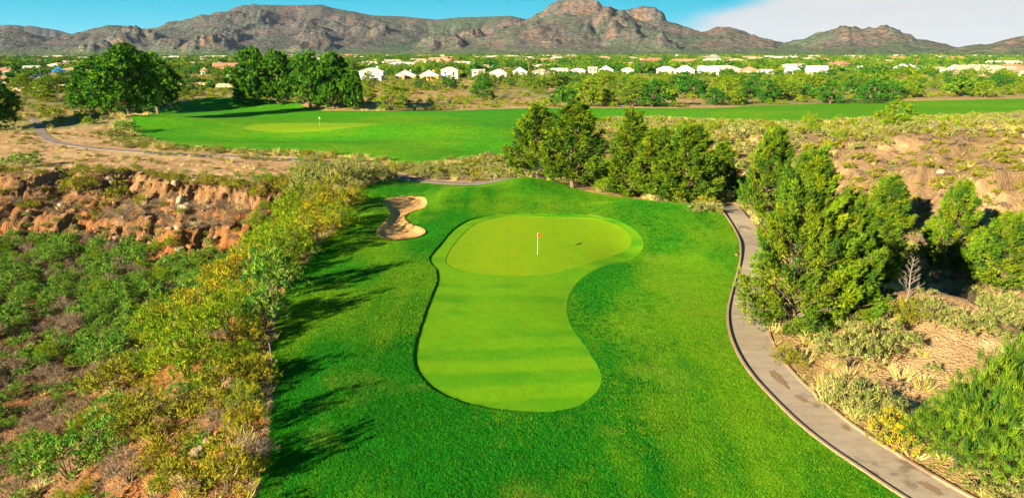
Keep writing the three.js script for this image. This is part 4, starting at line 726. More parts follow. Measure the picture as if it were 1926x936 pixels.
{
  const palms = [makePalm(1), makePalm(2), makePalm(3)];
  [[994, 143, 36, 'palm at the edge of the three palms above the hipped roofs'], [1005, 143, 34, 'middle palm of the three above the hipped roofs'], [1014, 143, 33, 'third palm of the three above the hipped roofs'], [1565, 141, 32, 'palm over the low white roofed house'], [1500, 139, 34, 'palm beside the white gabled garage house'], [1722, 140, 36, 'bushy palm next to the biggest white hipped house'], [1795, 132, 26, 'palm behind the white gabled house'], [1838, 128, 26, 'palm behind the tan two storey house'], [1921, 132, 30, 'palm near the hillside houses'], [430, 152, 30, 'palm beside the cream house and bright cottonwood'], [1110, 132, 22, 'palm behind the tower like house'], [1398, 132, 20, 'palm behind the reddish gabled wing']].forEach(([a, b, h, l], i) => { const p = hit(a, b); if (!p) return; const s = h * p[2] / PXF / 12; put(palms[i % 3], p[0], p[1], s, s, i, 'palm_tree', l, 'palm tree', 'palms among the houses'); });
  [[970, 131, 38, 'tall thin mast rising before the mountains'], [1044, 129, 30, 'dark utility pole before the mountain foot'], [77, 150, 40, 'pale utility pole behind the grey gabled house'], [1502, 133, 26, 'utility pole by the palms']].forEach(([a, b, h, l]) => { const p = hit(a, b); if (!p) return; const H = h * p[2] / PXF, g = new THREE.Group(); part(g, 'pole', new THREE.CylinderGeometry(0.16, 0.26, H, 7).translate(0, H / 2, 0), M.bark); part(g, 'crossarm', boxG(2.6, 0.2, 0.2, 0, H * 0.93, 0.2), M.bark); part(g, 'insulator', boxG(0.3, 0.5, 0.3, 0, H), M.bark); g.position.set(p[0], groundH(p[0], p[1]), p[1]); addThing(g, 'utility_pole', l, 'pole'); });
}

// ------------------------------------------------------------------ shrubs and trees by place
const count = {};
const massOf = new Map();                                             // what is past the limit goes here, one mass of scrub
function mass(proto, x, z, w, h, turn) { if (!massOf.has(proto)) massOf.set(proto, []); massOf.get(proto).push([x, groundH(x, z) - 0.05, z, w, h, turn]); }
const KIND = {
  sage: ['sagebrush', 'shrub'], creosote: ['creosote_bush', 'shrub'], wash: ['wash_shrub', 'shrub'], gold: ['golden_shrub', 'shrub'], lime: ['palo_verde_shrub', 'shrub'], dry: ['dead_brush', 'brush'], flower: ['flowering_shrub', 'shrub'], limeBig: ['palo_verde_shrub', 'shrub'], mesquite: ['mesquite_tree', 'tree'], darkTree: ['acacia_tree', 'tree'], cotton: ['cottonwood_tree', 'tree'],
};
const unitOf = { sage: [1.05, 0.78], creosote: [0.9, 0.95], wash: [1.0, 1.0], gold: [1.0, 0.98], lime: [1.05, 1.0], limeBig: [1.05, 1.0], dry: [1.1, 0.7], flower: [1.1, 0.78], mesquite: [0.92, 0.86], darkTree: [0.92, 0.9], cotton: [0.9, 1.06] };
function plantAt(kind, x, z, w, h, label, group, coarse) {
  const [name, cat] = KIND[kind], n = count[name] = (count[name] || 0) + 1, u = unitOf[kind], big = Math.max(w, h);
  if (group) { const f = cat === 'tree' ? (big < 6 ? 'small' : big < 8.5 ? 'medium sized' : 'large') : big < 1.0 ? 'knee high' : big < 1.6 ? 'waist high' : big < 2.4 ? 'head high' : 'tall'; label = f + ' ' + label; group = f + ' ' + group; }
  if (n > 290) { mass(pick(FAR[kind] || FAR.tree), x, z, w / u[0], h / u[1], R0() * 6.28); return; }
  const set = coarse && FAR[kind] ? FAR[kind] : PL[kind], vi = Math.floor(R0() * set.length);
  if (kind === 'mesquite' && group) { const t = vi % 2 ? 'deep green' : 'yellow green'; label = label.replace('mesquite', t + ' mesquite'); group = t + ' ' + group; }
  put(set[vi], x, z, w / u[0], h / u[1], R0() * 6.28, name, label, cat, group);
}
function scatter(n, area, rule) {                                     // area [x0, x1, z0, z1]; rule(x, z) -> [kind, width, height, label, group, coarse] or null
  for (let i = 0; i < n; i++) {
    const x = lerp(area[0], area[1], R0()), z = lerp(area[2], area[3], R0());
    if (Math.abs(x) > -z * 0.80 + 12) continue;
    const q = rule(x, z); if (!q) continue;
    if (!free(x, z, q[1] * 0.34)) continue;
    taken(x, z, q[1] * 0.34); plantAt(q[0], x, z, ...q.slice(1));
  }
}
const px1 = (kind, px, py, h, w, label, group) => { const p = hit(px, py); if (!p) return; const s = p[2] / PXF; taken(p[0], p[1], w * s * 0.36); plantAt(kind, p[0], p[1], w * s * (group ? 1.1 : 1), h * s * (group ? 1.2 : 1.03), label, group); };

// single shrubs that the picture shows large
px1('limeBig', 1880, 905, 350, 220, 'large feathery palo verde bush spilling over the slope below the cart path');
px1('limeBig', 1798, 885, 215, 170, 'rounded feathery palo verde bush against the large one below the path');
px1('limeBig', 1925, 760, 150, 130, 'upright palo verde bush at the head of the sandy slope');
px1('sage', 1600, 690, 110, 130, 'big grey green sagebrush between the path and the sandy slope');
px1('sage', 1675, 665, 85, 110, 'sagebrush at the top corner of the bare sandy slope');
px1('sage', 1600, 770, 95, 110, 'silvery sagebrush leaning over the outer kerb of the cart path');
px1('sage', 1655, 800, 85, 100, 'sagebrush joined to the yellow flowering bush by the path');
px1('flower', 1690, 835, 90, 110, 'yellow flowering bush beside the outer kerb');
px1('sage', 1820, 625, 60, 110, 'low silvery sagebrush above the bare sandy slope');
px1('sage', 1880, 610, 80, 110, 'pale sagebrush under the pine at the ravine end');
px1('sage', 1740, 600, 70, 90, 'sagebrush around the dead standing tree');
px1('creosote', 1700, 610, 60, 80, 'olive creosote bush below the dead standing tree');
px1('sage', 1890, 945, 80, 150, 'grey bunchy sagebrush at the foot of the large palo verde bush');
px1('creosote', 1480, 682, 40, 60, 'small creosote bush on the sand beside the cart path');
px1('sage', 1325, 402, 34, 70, 'straw coloured bush at the turf corner by the path bend');
px1('mesquite', 1680, 246, 62, 84, 'yellow green mesquite standing alone at the fairway edge above the slope');
px1('lime', 1521, 238, 34, 30, 'slim young palo verde at the fairway edge');
px1('mesquite', 735, 208, 52, 62, 'feathery mesquite beside the bare bank next to the cottonwoods');
px1('darkTree', 1562, 194, 44, 62, 'round bright green acacia beyond the fairway');
px1('darkTree', 1640, 196, 50, 88, 'wide dark green acacia beyond the fairway');
px1('darkTree', 1230, 200, 56, 88, 'dense acacia leaning over the sand verge beyond the fairway');
px1('mesquite', 1108, 200, 58, 78, 'broad mesquite beyond the fairway behind the pine row');
px1('mesquite', 1190, 200, 54, 74, 'full mesquite beside the dense acacia beyond the fairway');
px1('darkTree', 1408, 182, 34, 48, 'round dark acacia standing clear beyond the fairway');
px1('mesquite', 77, 190, 46, 62, 'pale green mesquite in front of the grey gabled house');
px1('wash', 240, 250, 34, 50, 'leafy shrub where the far green meets the path');
px1('sage', 208, 260, 30, 46, 'grey shrub beside the far cart path');
px1('wash', 45, 315, 42, 60, 'low spreading green bush on the cliff top');
px1('creosote', 150, 365, 60, 70, 'olive creosote bush hanging over the cliff edge');
px1('creosote', 225, 380, 48, 44, 'creosote bush growing in a notch of the cliff');
px1('creosote', 390, 350, 36, 50, 'creosote bush along the top of the cliff');
px1('creosote', 445, 358, 38, 50, 'creosote bush at the eroded cliff corner');
// tall shrubs on the bank beside the turf, whose shadows cross the grass
[[648, 352, 62, 92, 'sage'], [700, 346, 50, 70, 'sage'], [590, 370, 66, 92, 'sage'], [622, 405, 74, 84, 'gold'], [560, 432, 80, 92, 'lime'], [596, 452, 72, 90, 'gold'], [548, 492, 92, 92, 'lime'], [505, 500, 88, 100, 'lime'], [516, 560, 110, 96, 'wash'], [455, 545, 100, 110, 'gold'], [498, 620, 100, 86, 'wash'], [430, 640, 118, 116, 'lime'], [470, 655, 70, 66, 'gold'], [352, 712, 140, 146, 'lime'], [386, 600, 90, 110, 'gold'], [300, 640, 80, 100, 'lime'], [488, 728, 70, 66, 'gold'], [440, 745, 84, 96, 'creosote'], [462, 820, 104, 72, 'gold'], [400, 790, 80, 90, 'creosote'], [430, 925, 120, 100, 'gold'], [298, 830, 92, 120, 'creosote'], [130, 900, 120, 130, 'wash'], [215, 850, 84, 90, 'wash'], [225, 740, 74, 110, 'creosote'], [190, 690, 66, 90, 'wash'], [350, 930, 90, 110, 'creosote'], [60, 880, 60, 80, 'wash'], [245, 905, 76, 90, 'dry'], [478, 898, 56, 46, 'creosote'], [666, 392, 48, 56, 'gold'], [640, 430, 54, 60, 'lime']].forEach(([a, b, h, w, k]) => px1(k, a, b, h, w, { sage: 'grey green shrub on the bank where the turf meets the wash head', gold: 'golden flowering shrub on the wash bank beside the turf', lime: 'feathery yellow green bush on the wash bank beside the turf', wash: 'dark green leafy shrub on the wash bank', creosote: 'olive creosote bush on the orange dirt bank of the wash', dry: 'dead brown brush on the orange dirt bank' }[k], { sage: 'grey shrubs on the bank', gold: 'golden shrubs on the bank', lime: 'feathery bushes on the bank', wash: 'green shrubs on the bank', creosote: 'creosote on the wash bank', dry: 'brush on the dirt bank' }[k]));

// the wash and its banks
scatter(14000, [-100, -10, -125, -18], (x, z) => {
  if (!washLine.inside(x, z) || !offTurf(x, z, 0.6)) return null;
  const dE = bankRim.near(x, z), dC = cliffRim.near(x, z), n = fbm(x * 0.12, z * 0.12, 3, 91), q = R0();
  if (dE < 13) {
    if (z > -48) { if (n < 0.40 && R0() < 0.6) return null; const s = 0.9 + 1.7 * R0(); return q < 0.36 ? ['creosote', s, s * 0.9, 'olive creosote bush on the orange dirt bank of the wash', 'creosote on the wash bank'] : q < 0.50 ? ['dry', s * 1.2, s * 0.7, 'dead brown brush on the orange dirt bank', 'brush on the dirt bank'] : q < 0.66 ? ['lime', s, s, 'feathery yellow green bush on the wash bank beside the turf', 'feathery bushes on the bank'] : q < 0.86 ? ['gold', s, s, 'golden flowering shrub on the wash bank beside the turf', 'golden shrubs on the bank'] : ['wash', s * 1.1, s, 'dark green leafy shrub on the wash bank', 'green shrubs on the bank']; }
    const s = 1.2 + 1.9 * R0(); return q < 0.4 ? ['lime', s, s, 'feathery yellow green bush on the wash bank beside the turf', 'feathery bushes on the bank'] : q < 0.7 ? ['gold', s, s * 0.95, 'golden flowering shrub on the wash bank beside the turf', 'golden shrubs on the bank'] : q < 0.85 ? ['wash', s, s, 'dark green leafy shrub on the wash bank', 'green shrubs on the bank'] : ['sage', s, s * 0.8, 'grey green shrub on the bank where the turf meets the wash head', 'grey shrubs on the bank'];
  }
  if (dC > 13) {
    if (z > -52 || (z > -62 && x < -42 && n > 0.45)) { if (R0() < 0.35) return null; const s = 0.8 + 1.3 * R0(); return q < 0.62 ? ['dry', s * 1.3, s, 'dry brown brush on the wash floor', 'dry brush on the wash floor'] : ['wash', s, s * 0.9, 'bright green shrub among the dry brush of the wash floor', 'green shrubs among dry brush']; }
    const s = 1.1 + 1.7 * R0(); return q < 0.74 ? ['wash', s, s, dC < 24 ? 'bright green shrub in the thicket under the cliff foot' : 'bright green shrub in the thicket on the open wash floor', dC < 24 ? 'thicket under the cliff' : 'thicket on the wash floor'] : q < 0.86 ? ['lime', s, s, 'yellow green feathery bush in the thicket on the wash floor', 'feathery bushes in the thicket'] : ['dry', s, s * 0.9, 'dry brown brush on the wash floor', 'dry brush on the wash floor'];
  }
  if (dC > 4.5 && dC < 10) { const s = 0.9 + 1.2 * R0(); return q < 0.75 ? ['dry', s * 1.5, s * 0.75, 'dead tangled brush on the ledge of the cliff', 'brush on the cliff ledge'] : ['creosote', s, s * 0.8, 'creosote bush rooted on the cliff ledge', 'creosote on the cliff ledge']; }
  if (dC < 2.2 && R0() < 0.5) { const s = 0.7 + 0.9 * R0(); return ['creosote', s, s, 'olive creosote bush along the cliff top', 'creosote along the cliff top']; }
  if (dC > 10 && R0() < 0.3) { const s = 0.8 + R0(); return ['sage', s, s * 0.8, 'grey shrub at the foot of the rust cliff', 'shrubs at the cliff foot']; }
  return null;
});
// cliff top and the ground up to the far path and fairway
scatter(5200, [-130, -8, -150, -88], (x, z) => {
  if (washLine.inside(x, z) || !offTurf(x, z, 0.3)) return null;
  const dT = -farTurfLine.sd(x, z, 30), q = R0();
  if (dT < 9 && R0() < 0.8) { const s = 0.7 + 1.1 * R0(); return q < 0.5 ? ['sage', s * 1.2, s * 0.8, 'grey green shrub in the strip between far path and fairway', 'shrubs below the far fairway'] : q < 0.8 ? ['creosote', s, s * 0.8, 'olive bush in the strip between far path and fairway', 'olive bushes below the far fairway'] : ['wash', s, s * 0.8, 'leafy green shrub in the strip below the far fairway', 'leafy shrubs below the far fairway']; }
  if (x > -34) { const s = 1 + 1.3 * R0(); return q < 0.8 ? ['sage', s * 1.2, s * 0.9, 'grey green shrub crowding the wash head beside the path', 'shrubs at the wash head'] : ['creosote', s, s * 0.8, 'olive bush crowding the wash head beside the path', 'olive bushes at the wash head']; }
  if (R0() > 0.10) return null;
  const s = 0.5 + 0.9 * R0(); return q < 0.7 ? ['creosote', s, s * 0.75, 'small creosote bush on the bare flat above the cliff', 'creosote above the cliff'] : ['wash', s * 1.1, s * 0.6, 'low green shrub on the bare flat above the cliff', 'green shrubs above the cliff'];
});
// ground between main turf back edge, ravine, fairway
scatter(19000, [-8, 150, -205, -22], (x, z) => {
  if (!offTurf(x, z, 0.7)) return null;
  const dR = ravineMid.box(x, z) < 60 ? ravineMid.near(x, z) : 60, dT = farTurfLine.sd(x, z, 60), q = R0(), n = fbm(x * 0.06, z * 0.06, 3, 95);
  if (z > -60 && x < 40) { if (R0() > 0.10) return null; const s = 0.5 + 0.7 * R0(); return ['sage', s, s * 0.7, 'small sagebrush on the bare ground below the cart path', 'small sagebrush by the path']; }
  const upper = -dT < 42 + 70 * (n - 0.45);
  if (upper) { const s = (1.5 + 1.9 * R0()) * (-dT < 22 ? 0.62 : 1); return q < 0.66 ? ['sage', s * 1.25, s * 0.85, 'grey green sagebrush on the slope under the fairway', 'sagebrush under the fairway', z < -150] : q < 0.84 ? ['creosote', s, s * 0.85, 'olive creosote bush on the slope under the fairway', 'creosote under the fairway', z < -150] : q < 0.93 ? ['lime', s * 1.1, s * 1.05, 'yellow green palo verde bush on the slope under the fairway', 'palo verde under the fairway', z < -150] : ['dry', s * 1.2, s * 0.7, 'grey dead brush on the slope under the fairway', 'dead brush under the fairway']; }
  if (dR < 9) { const s = 1 + 1.6 * R0(); return q < 0.5 ? ['sage', s, s * 0.8, 'shaded grey shrub down in the ravine', 'grey shrubs in the ravine'] : q < 0.8 ? ['wash', s, s, 'shaded green shrub down in the ravine', 'green shrubs in the ravine'] : ['dry', s, s * 0.8, 'dead brush down in the ravine', 'dead brush in the ravine']; }
  if (R0() > 0.42 + 0.4 * n) return null;
  const s = 0.8 + 1.2 * R0(); return q < 0.5 ? ['creosote', s * 1.1, s * 0.8, 'creosote bush dotted on the dry slope above the ravine', 'creosote on the dry slope'] : q < 0.75 ? ['sage', s, s * 0.7, 'sagebrush dotted on the dry slope above the ravine', 'sagebrush on the dry slope'] : ['dry', s * 1.2, s * 0.6, 'dead brush lying on the dry slope above the ravine', 'dead brush on the dry slope'];
});
// scrub between the fairway and the houses
scatter(1300, [-380, 380, -520, -225], (x, z) => {
  if (farTurfLine.sd(x, z, 12) > -7) return null;
  const q = R0(), n = fbm(x * 0.02, z * 0.02, 3, 97), s = (5 + 7.5 * R0()) * (z < -390 ? 0.55 : 1);
  if (x < -20 && R0() < 0.72) return null;
  if (n < 0.42 && R0() < 0.7) return null;
  return q < 0.74 ? ['mesquite', s, s * (0.62 + 0.25 * R0()), z > -310 ? 'mesquite tree in the scrub just beyond the fairway' : 'mesquite tree in the scrub before the houses', z > -310 ? 'mesquites beyond the fairway' : 'mesquites before the houses'] : ['darkTree', s, s * (0.6 + 0.25 * R0()), z > -310 ? 'dark leafy acacia in the scrub just beyond the fairway' : 'dark leafy acacia in the scrub before the houses', z > -310 ? 'acacias beyond the fairway' : 'acacias before the houses'];
});
scatter(12500, [-400, 400, -500, -160], (x, z) => {
  if (farTurfLine.sd(x, z, 12) > -4 || !offTurf(x, z, 0.5)) return null;
  const n = fbm(x * 0.035 + 5, z * 0.035, 3, 98), q = R0(), s = 1.2 + 1.9 * R0(); if (n < 0.40 && R0() < 0.8) return null;
  if (z > -200 && x > -50) return null;
  return q < 0.40 ? ['sage', s * 1.2, s * 0.75, 'grey green sagebrush in the scrub beyond the fairway', 'sagebrush beyond the fairway', true] : q < 0.72 ? ['creosote', s, s * 0.8, 'olive creosote bush in the scrub beyond the fairway', 'creosote beyond the fairway', true] : ['lime', s * 1.2, s, 'yellow green palo verde in the scrub beyond the fairway', 'palo verdes beyond the fairway', true];
});
console.log('plants', JSON.stringify(count));

// ------------------------------------------------------------------ mass of scrub and town trees past the limit; grasses
function instanced(proto, list, name) {
  const src = proto.isMesh ? proto : proto.children.find(c => c.isMesh);
  const m = new THREE.InstancedMesh(src.geometry, src.material, list.length), o = new THREE.Object3D();
  list.forEach(([x, y, z, w, h, t], i) => { o.position.set(x, y, z); o.scale.set(w, h, w); o.rotation.set(0, t, 0); o.updateMatrix(); m.setMatrixAt(i, o.matrix); });
  m.name = name; m.userData.kind = 'stuff'; return m;
}
{
  const r = rng(77);
  // town trees: everything beyond the front row of houses
  for (let i = 0; i < 17000; i++) {
    const d = 430 + 2300 * Math.pow(r(), 1.25), th = (r() - 0.5) * 1.5, x = d * Math.sin(th), z = -d * Math.cos(th), n = fbm(x * 0.008, z * 0.008, 3, 99);
    if (n < 0.36 && r() < 0.7) continue;
    if (!free(x, z, d < 900 ? 4.2 : 1)) continue;
    const s = (d < 575 ? 0.5 : 1) * (5 + 6 * r()) * (n > 0.55 ? 1.15 : 0.85), tall = 0.6 + 0.35 * r();
    if (d < 620 && count.mesquite_tree < 289 && r() < 0.5) { plantAt('mesquite', x, z, s, s * tall, 'leafy tree among the houses of the town', 'trees among the houses'); continue; }
    mass(FAR.tree[Math.floor(r() * 5)], x, z, s, s * tall, r() * 6.28);
  }
  const root = new THREE.Group(); let n = 0;
  for (const [proto, list] of massOf) { root.add(instanced(proto, list, 'scrub')); n += list.length; }
  addSetting(root, 'scrub_vegetation', 'mass of desert scrub and trees spreading to the mountains', 'stuff');
  console.log('mass', n);
}

// ------------------------------------------------------------------ flags, stakes, stains, rocks, dead wood
function flagstick(px, py, col, label) {
  const p = hit(px, py); let [x, z] = p; const y = turfLine.inside(x, z) ? turfH(x, z) - 0.13 : landH(x, z) + 0.03, g = new THREE.Group();
  part(g, 'pole', new THREE.CylinderGeometry(0.013, 0.016, 2.2, 8).translate(0, 1.1, 0), paint(0.55, 0.52, 0.44));
  const V = [], n = 8; for (let i = 0; i < n; i++) for (const [a, b, c] of [[0, 0, 1], [1, 0, 1]]) { const f = (t, v) => [0.02 + t * 0.26 - v * t * 0.08, 2.18 - t * 0.26 - v * (0.34 - 0.10 * t), 0.05 * Math.sin(t * 7) * t]; const t0 = i / n, t1 = (i + 1) / n; if (a === 0) V.push(...f(t0, 0), ...f(t0, 1), ...f(t1, 1)); else V.push(...f(t0, 0), ...f(t1, 1), ...f(t1, 0)); }
  const fg = new THREE.BufferGeometry(); fg.setAttribute('position', new THREE.Float32BufferAttribute(V, 3)); fg.computeVertexNormals();
  part(g, 'flag', fg, std({ color: new THREE.Color().setRGB(...col), side: THREE.DoubleSide }));
  part(g, 'cup', new THREE.CylinderGeometry(0.054, 0.054, 0.012, 14).translate(0, 0.008, 0), paint(0.03, 0.03, 0.03));
  g.position.set(x, y, z); g.rotation.y = -0.3; addThing(g, 'flagstick', label, 'flagstick');
}
flagstick(1011, 486, [0.52, 0.02, 0.015], 'red flag on a pale pole in the near putting green');
flagstick(601, 241, [0.72, 0.72, 0.70], 'white flag on a pole in the far putting green');
[[512, 684, 42, 'tall thin wooden stake at the turf edge by the dark green shrub'], [495, 836, 14, 'short wooden stake at the turf edge by the golden shrub'], [486, 862, 22, 'thin stake leaning in the dirt at the turf edge'], [481, 897, 14, 'short stake beside the little bank of grass']].forEach(([a, b, h, l], i) => { const p = hit(a, b), H = h * p[2] / PXF, g = new THREE.Group(); part(g, 'post', boxG(0.04, H, 0.04), M.deadwood); part(g, 'tip', new THREE.ConeGeometry(0.035, 0.08, 4).rotateY(Math.PI / 4).translate(0, H + 0.04, 0), M.deadwood); g.position.set(p[0], groundH(p[0], p[1]), p[1]); g.rotation.z = (i % 2 ? -1 : 1) * 0.06; addThing(g, 'stake', l, 'stake'); });
{ // thin young tree at the turf edge
  const p = hit(497, 792), r = rng(5), wood = new Soup(), leaf = new Soup(); wood.limb([0, 0, 0], [0.05, 1.6, 0], 0.02, 0.008); crown(leaf, [{ c: [0.03, 1.0, 0], r: 0.16, sy: 2.6 }], { clusters: 26, leaves: 10, cr: 0.06, len: 0.09, wid: 0.05, tones: TONES.sage }, r);
  const g = plantGroup([['trunk', wood, M.paleBark], ['crown', leaf, M.leaf]]); g.position.set(p[0], groundH(p[0], p[1]), p[1]); addThing(g, 'sapling', 'thin pale sapling at the turf edge among golden shrubs', 'sapling');
}
{ // dead standing tree
  const p = hit(1706, 566), r = rng(8), wood = new Soup(), twig = (a, d, L, rad, lv) => { const b = [a[0] + d[0] * L, a[1] + d[1] * L, a[2] + d[2] * L]; wood.limb(a, b, rad, rad * 0.5, [1, 1, 1], 3); if (lv > 0) for (let k = 0; k < 3; k++) { const u = ball(r), t = 0.35 + 0.6 * r(); twig([lerp(a[0], b[0], t), lerp(a[1], b[1], t), lerp(a[2], b[2], t)], unit([d[0] + u[0] * 0.6, d[1] + 0.35 + u[1] * 0.3, d[2] + u[2] * 0.6]), L * 0.5, rad * 0.5, lv - 1); } };
  for (let i = 0; i < 7; i++) wood.limb([0.05 * Math.sin(i), i * 0.5, 0], [0.05 * Math.sin(i + 1), (i + 1) * 0.5, 0], 0.075 - i * 0.009, 0.066 - i * 0.009, [1, 1, 1], 6);
  for (let i = 0; i < 26; i++) { const y = 0.5 + 2.9 * i / 26, az = i * 2.4, L = 1.05 * (1.05 - y / 4.2); twig([0, y, 0], unit([Math.cos(az), 0.75, Math.sin(az)]), L, 0.022, 2); }
  const g = new THREE.Group(); part(g, 'trunk', wood.geo(), M.deadwood); g.position.set(p[0], groundH(p[0], p[1]), p[1]); g.scale.setScalar(0.9); addThing(g, 'dead_tree', 'leafless grey dead tree standing by the ravine pines', 'dead tree');
}
const rockGeos = many(5, i => { const r = rng(300 + i), g = new THREE.IcosahedronGeometry(0.5, 3), P = g.attributes.position, C = [], UV = []; const planes = many(9, () => [...ball(r), 0.30 + 0.16 * r()]); for (let k = 0; k < P.count; k++) { let v = [P.getX(k), P.getY(k), P.getZ(k)]; for (const q of planes) { const d = v[0] * q[0] + v[1] * q[1] + v[2] * q[2]; if (d > q[3]) { const e = d - q[3]; v = [v[0] - q[0] * e, v[1] - q[1] * e, v[2] - q[2] * e]; } } const j = 0.03 * (fbm(v[0] * 7 + v[1] * 3, v[2] * 7 - v[1] * 4, 3, i) - 0.5); P.setXYZ(k, v[0] * (1 + j), v[1] * (1 + j), v[2] * (1 + j)); C.push(1, 1, 1); UV.push(v[0] + v[1] * 0.5, v[2] + v[1]); } g.setAttribute('color', new THREE.Float32BufferAttribute(C, 3)); g.setAttribute('uv', new THREE.Float32BufferAttribute(UV, 2)); g.computeVertexNormals(); return g; });
const rockMats = [[0.38, 0.27, 0.16], [0.33, 0.21, 0.11], [0.44, 0.33, 0.21], [0.32, 0.16, 0.07]].map(c => { const m = M.rock.clone(); m.color = new THREE.Color().setRGB(...c); return m; });
function rockAt(x, z, w, h, k, mat, label, group, sink = 0.2) { const m = new THREE.Mesh(rockGeos[k % 5], rockMats[mat]); m.position.set(x, groundH(x, z) + h * (0.5 - sink), z); m.scale.set(w, h, w * 0.8); m.rotation.y = k * 1.7; return addThing(m, 'boulder', label, 'boulder', group); }
[[345, 398, 26, 15, 2, 'pale angular boulder wedged below the cliff top'], [338, 382, 22, 16, 2, 'pale block perched above the angular boulder'], [352, 388, 14, 9, 2, 'small pale stone between two blocks on the cliff'], [330, 348, 18, 12, 0, 'buff boulder on the cliff shoulder'], [205, 340, 16, 10, 0, 'buff stone near the cliff rim'], [376, 862, 44, 24, 0, 'flat weathered rock slab jutting from the dirt bank'], [398, 838, 34, 20, 0, 'tilted rock above the flat slab on the dirt bank'], [345, 905, 60, 30, 1, 'long brown rock ledge in the dirt bank'], [365, 925, 46, 26, 1, 'dark shadowed rock below the long ledge'], [1770, 328, 16, 10, 2, 'white boulder on the dry slope'], [1734, 384, 12, 8, 2, 'pale rock at the foot of the dry slope'], [732, 335, 12, 7, 1, 'orange rock beside the path at the wash head'], [1386, 482, 9, 7, 1, 'small tan rock lying against the turf kerb'], [250, 602, 40, 16, 1, 'brown earth boulder on the wash floor']].forEach(([a, b, w, h, mt, l], i) => { const p = hit(a, b); if (!p) return; const s = p[2] / PXF; rockAt(p[0], p[1], w * s, h * s * 1.3, i, mt, l); });
{
  const r = rng(616); let n = 0;
  for (let i = 0; i < 4000 && n < 230; i++) { const x = lerp(-85, -22, r()), z = lerp(-112, -22, r()); if (!washLine.inside(x, z)) continue; const dC = cliffRim.near(x, z), dE = bankRim.near(x, z); const onC = dC < 13; if (!onC && !(dE < 14 && z > -55 && r() < 0.25)) continue; const s = 0.25 + 0.9 * r() ** 3; n++; const k = Math.floor(r() * 4), sz = s < 0.4 ? 'small' : s < 0.75 ? 'middling' : 'large', tone = ['buff', 'brown', 'pale', 'rust'][k]; rockAt(x, z, s * 1.2, s * 0.8, n, k, `${sz} ${tone} rock fallen on the ${onC ? 'cliff side of the wash' : 'dirt bank below the turf'}`, `${sz} ${tone} rocks on the ${onC ? 'cliff' : 'bank'}`); }
}
{ // damp stains on the concrete
  const path = scene.getObjectByName('cart_path'), m = std({ color: new THREE.Color().setRGB(0.25, 0.155, 0.085), map: slabMap });
  for (const [a, b, L, Wd, s] of [[1463, 712, 2.3, 0.62, 1], [1508, 752, 0.9, 0.4, 2], [1592, 805, 0.6, 0.35, 3], [1752, 916, 1.0, 0.5, 4]]) {
    const c = gp(a, b), ln = new Line(pathMid, false); ln.near(c[0], c[1]); const k = Math.min(pathMid.length - 2, Math.floor(ln.at)), d = unit([pathMid[k + 1][0] - pathMid[k][0], pathMid[k + 1][1] - pathMid[k][1], 0]);
    const V = [], UV = [], I = [], N = 72; V.push(0, 0, 0); UV.push(0, 0); for (let i = 0; i < N; i++) { const q = i / N * 2 * Math.PI, f = 0.25 + 1.5 * fbm(Math.cos(q) * 2.6 + s * 9, Math.sin(q) * 2.6, 4, 12), u = Math.cos(q) * L * 0.5 * f, v = Math.sin(q) * Wd * 0.5 * f; V.push(d[0] * u - d[1] * v, 0, d[1] * u + d[0] * v); UV.push(u, v); I.push(0, 1 + (i + 1) % N, 1 + i); }
    const g = new THREE.BufferGeometry(); g.setAttribute('position', new THREE.Float32BufferAttribute(V, 3)); g.setAttribute('uv', new THREE.Float32BufferAttribute(UV, 2)); g.setIndex(I); g.computeVertexNormals();
    const o = part(path, 'damp_stain', g, m); o.position.set(c[0], landH(pathMid[k][0], pathMid[k][1]) - 0.02 + 0.012, c[1]); m.side = THREE.DoubleSide;
  }
}
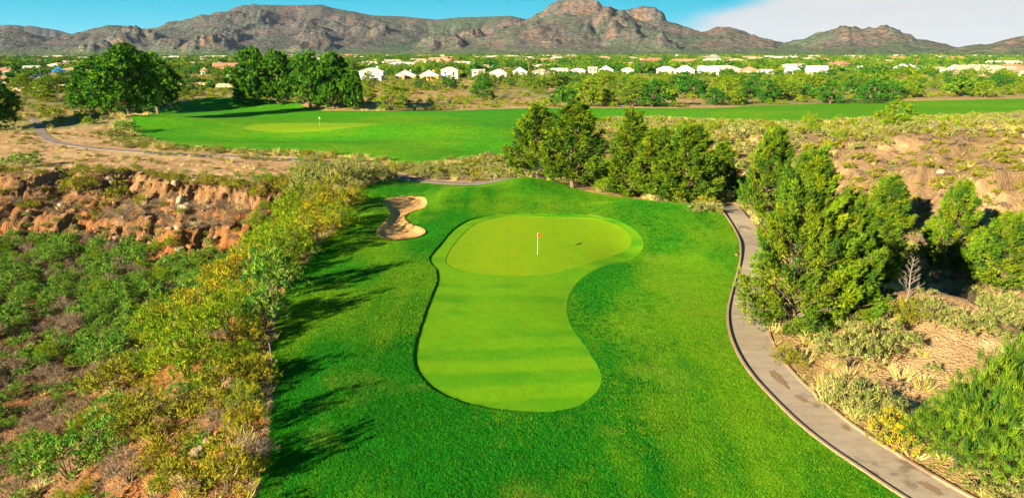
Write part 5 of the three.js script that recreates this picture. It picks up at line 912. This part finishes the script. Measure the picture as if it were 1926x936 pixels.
// ------------------------------------------------------------------ grasses: nobody could count them
function tuft(seed, n, len, wid, spread, tones) { const r = rng(seed), s = new Soup(); for (let i = 0; i < n; i++) { const a = r() * 6.28, q = Math.sqrt(r()) * spread; s.blade([Math.cos(a) * q, -0.01, Math.sin(a) * q], unit([Math.cos(a) * (0.3 + 0.7 * r()), 1, Math.sin(a) * (0.3 + 0.7 * r())]), len * (0.6 + 0.7 * r()), wid, pickTone(tones, r), r); } return new THREE.Mesh(s.geo(), M.blade); }
{
  const r = rng(1212), straw = tuft(1, 46, 0.85, 0.035, 0.32, TONES.straw), olive = tuft(2, 40, 0.6, 0.03, 0.3, [...TONES.straw, ...TONES.creosote]), A = [], B = [];
  for (let i = 0; i < 60000; i++) {
    const x = lerp(-120, 130, r()), z = lerp(-200, -24, r()); if (Math.abs(x) > -z * 0.8 + 8 || !offTurf(x, z, 0.15)) continue;
    const dF = -farTurfLine.sd(x, z, 12), dP = -roadLine.sd(x, z, 6), n = fbm(x * 0.09, z * 0.09, 3, 111), inW = washLine.inside(x, z);
    let pr = 0.05 + (dF < 4 ? 0.8 : 0) + (dP < 3 && x > 0 ? 0.5 : 0); if (!inW && x > 0 && n > 0.5) pr += 0.22; if (inW) pr = n > 0.48 ? 0.16 : 0.04; if (x < 0 && turfLine.sd(x, z, 3) > -1.6) pr = 0.75;
    if (r() > pr) continue; const s = 0.45 + 0.75 * r(); (r() < 0.6 ? A : B).push([x, groundH(x, z), z, s, s * (0.7 + 0.5 * r()), r() * 6.28]);
  }
  const g1 = new THREE.Group(); g1.add(instanced(straw, A, 'grass'), instanced(olive, B, 'grass')); addSetting(g1, 'dry_grass', 'straw coloured bunch grass along path, fairway edge and slopes', 'stuff');
  const blade = [tuft(3, 7, 0.10, 0.022, 0.09, [[0.012, 0.145, 0.003], [0.045, 0.185, 0.003], [0.006, 0.10, 0.003]]), tuft(4, 7, 0.11, 0.022, 0.10, [[0.085, 0.21, 0.003], [0.045, 0.18, 0.003], [0.13, 0.225, 0.006]])], L = [[], []];
  for (let i = 0; i < 400000; i++) {
    const t = r() ** 0.8, z = lerp(-20, -92, t), x = lerp(-24, 26, r()); if (r() > 1.15 + z / 110) continue;
    if (turfLine.sd(x, z, 1) < 0.03 || apronLine.sd(x, z, 1) > -0.05 || sandLine.sd(x, z, 1) > -0.1) continue;
    const s = 0.7 + 0.6 * r(), w = fbm(x * 0.13 + 3, z * 0.09, 4, 52) + 0.3 * (r() - 0.5) + 0.25 * (fbm(x * 1.1, z * 0.05, 3, 51) - 0.5) + (x > 8 ? 0.06 : 0); L[w > 0.52 ? 1 : 0].push([x, turfH(x, z) - 0.01, z, s, s, r() * 6.28]);
  }
  const g2 = new THREE.Group(); L.forEach((l, i) => g2.add(instanced(blade[i], l, 'grass'))); addSetting(g2, 'grass_blades', 'upright blades of the long rough grass', 'stuff'); console.log('grass', A.length, B.length, L[0].length, L[1].length);
}
renderer.render(scene, camera);
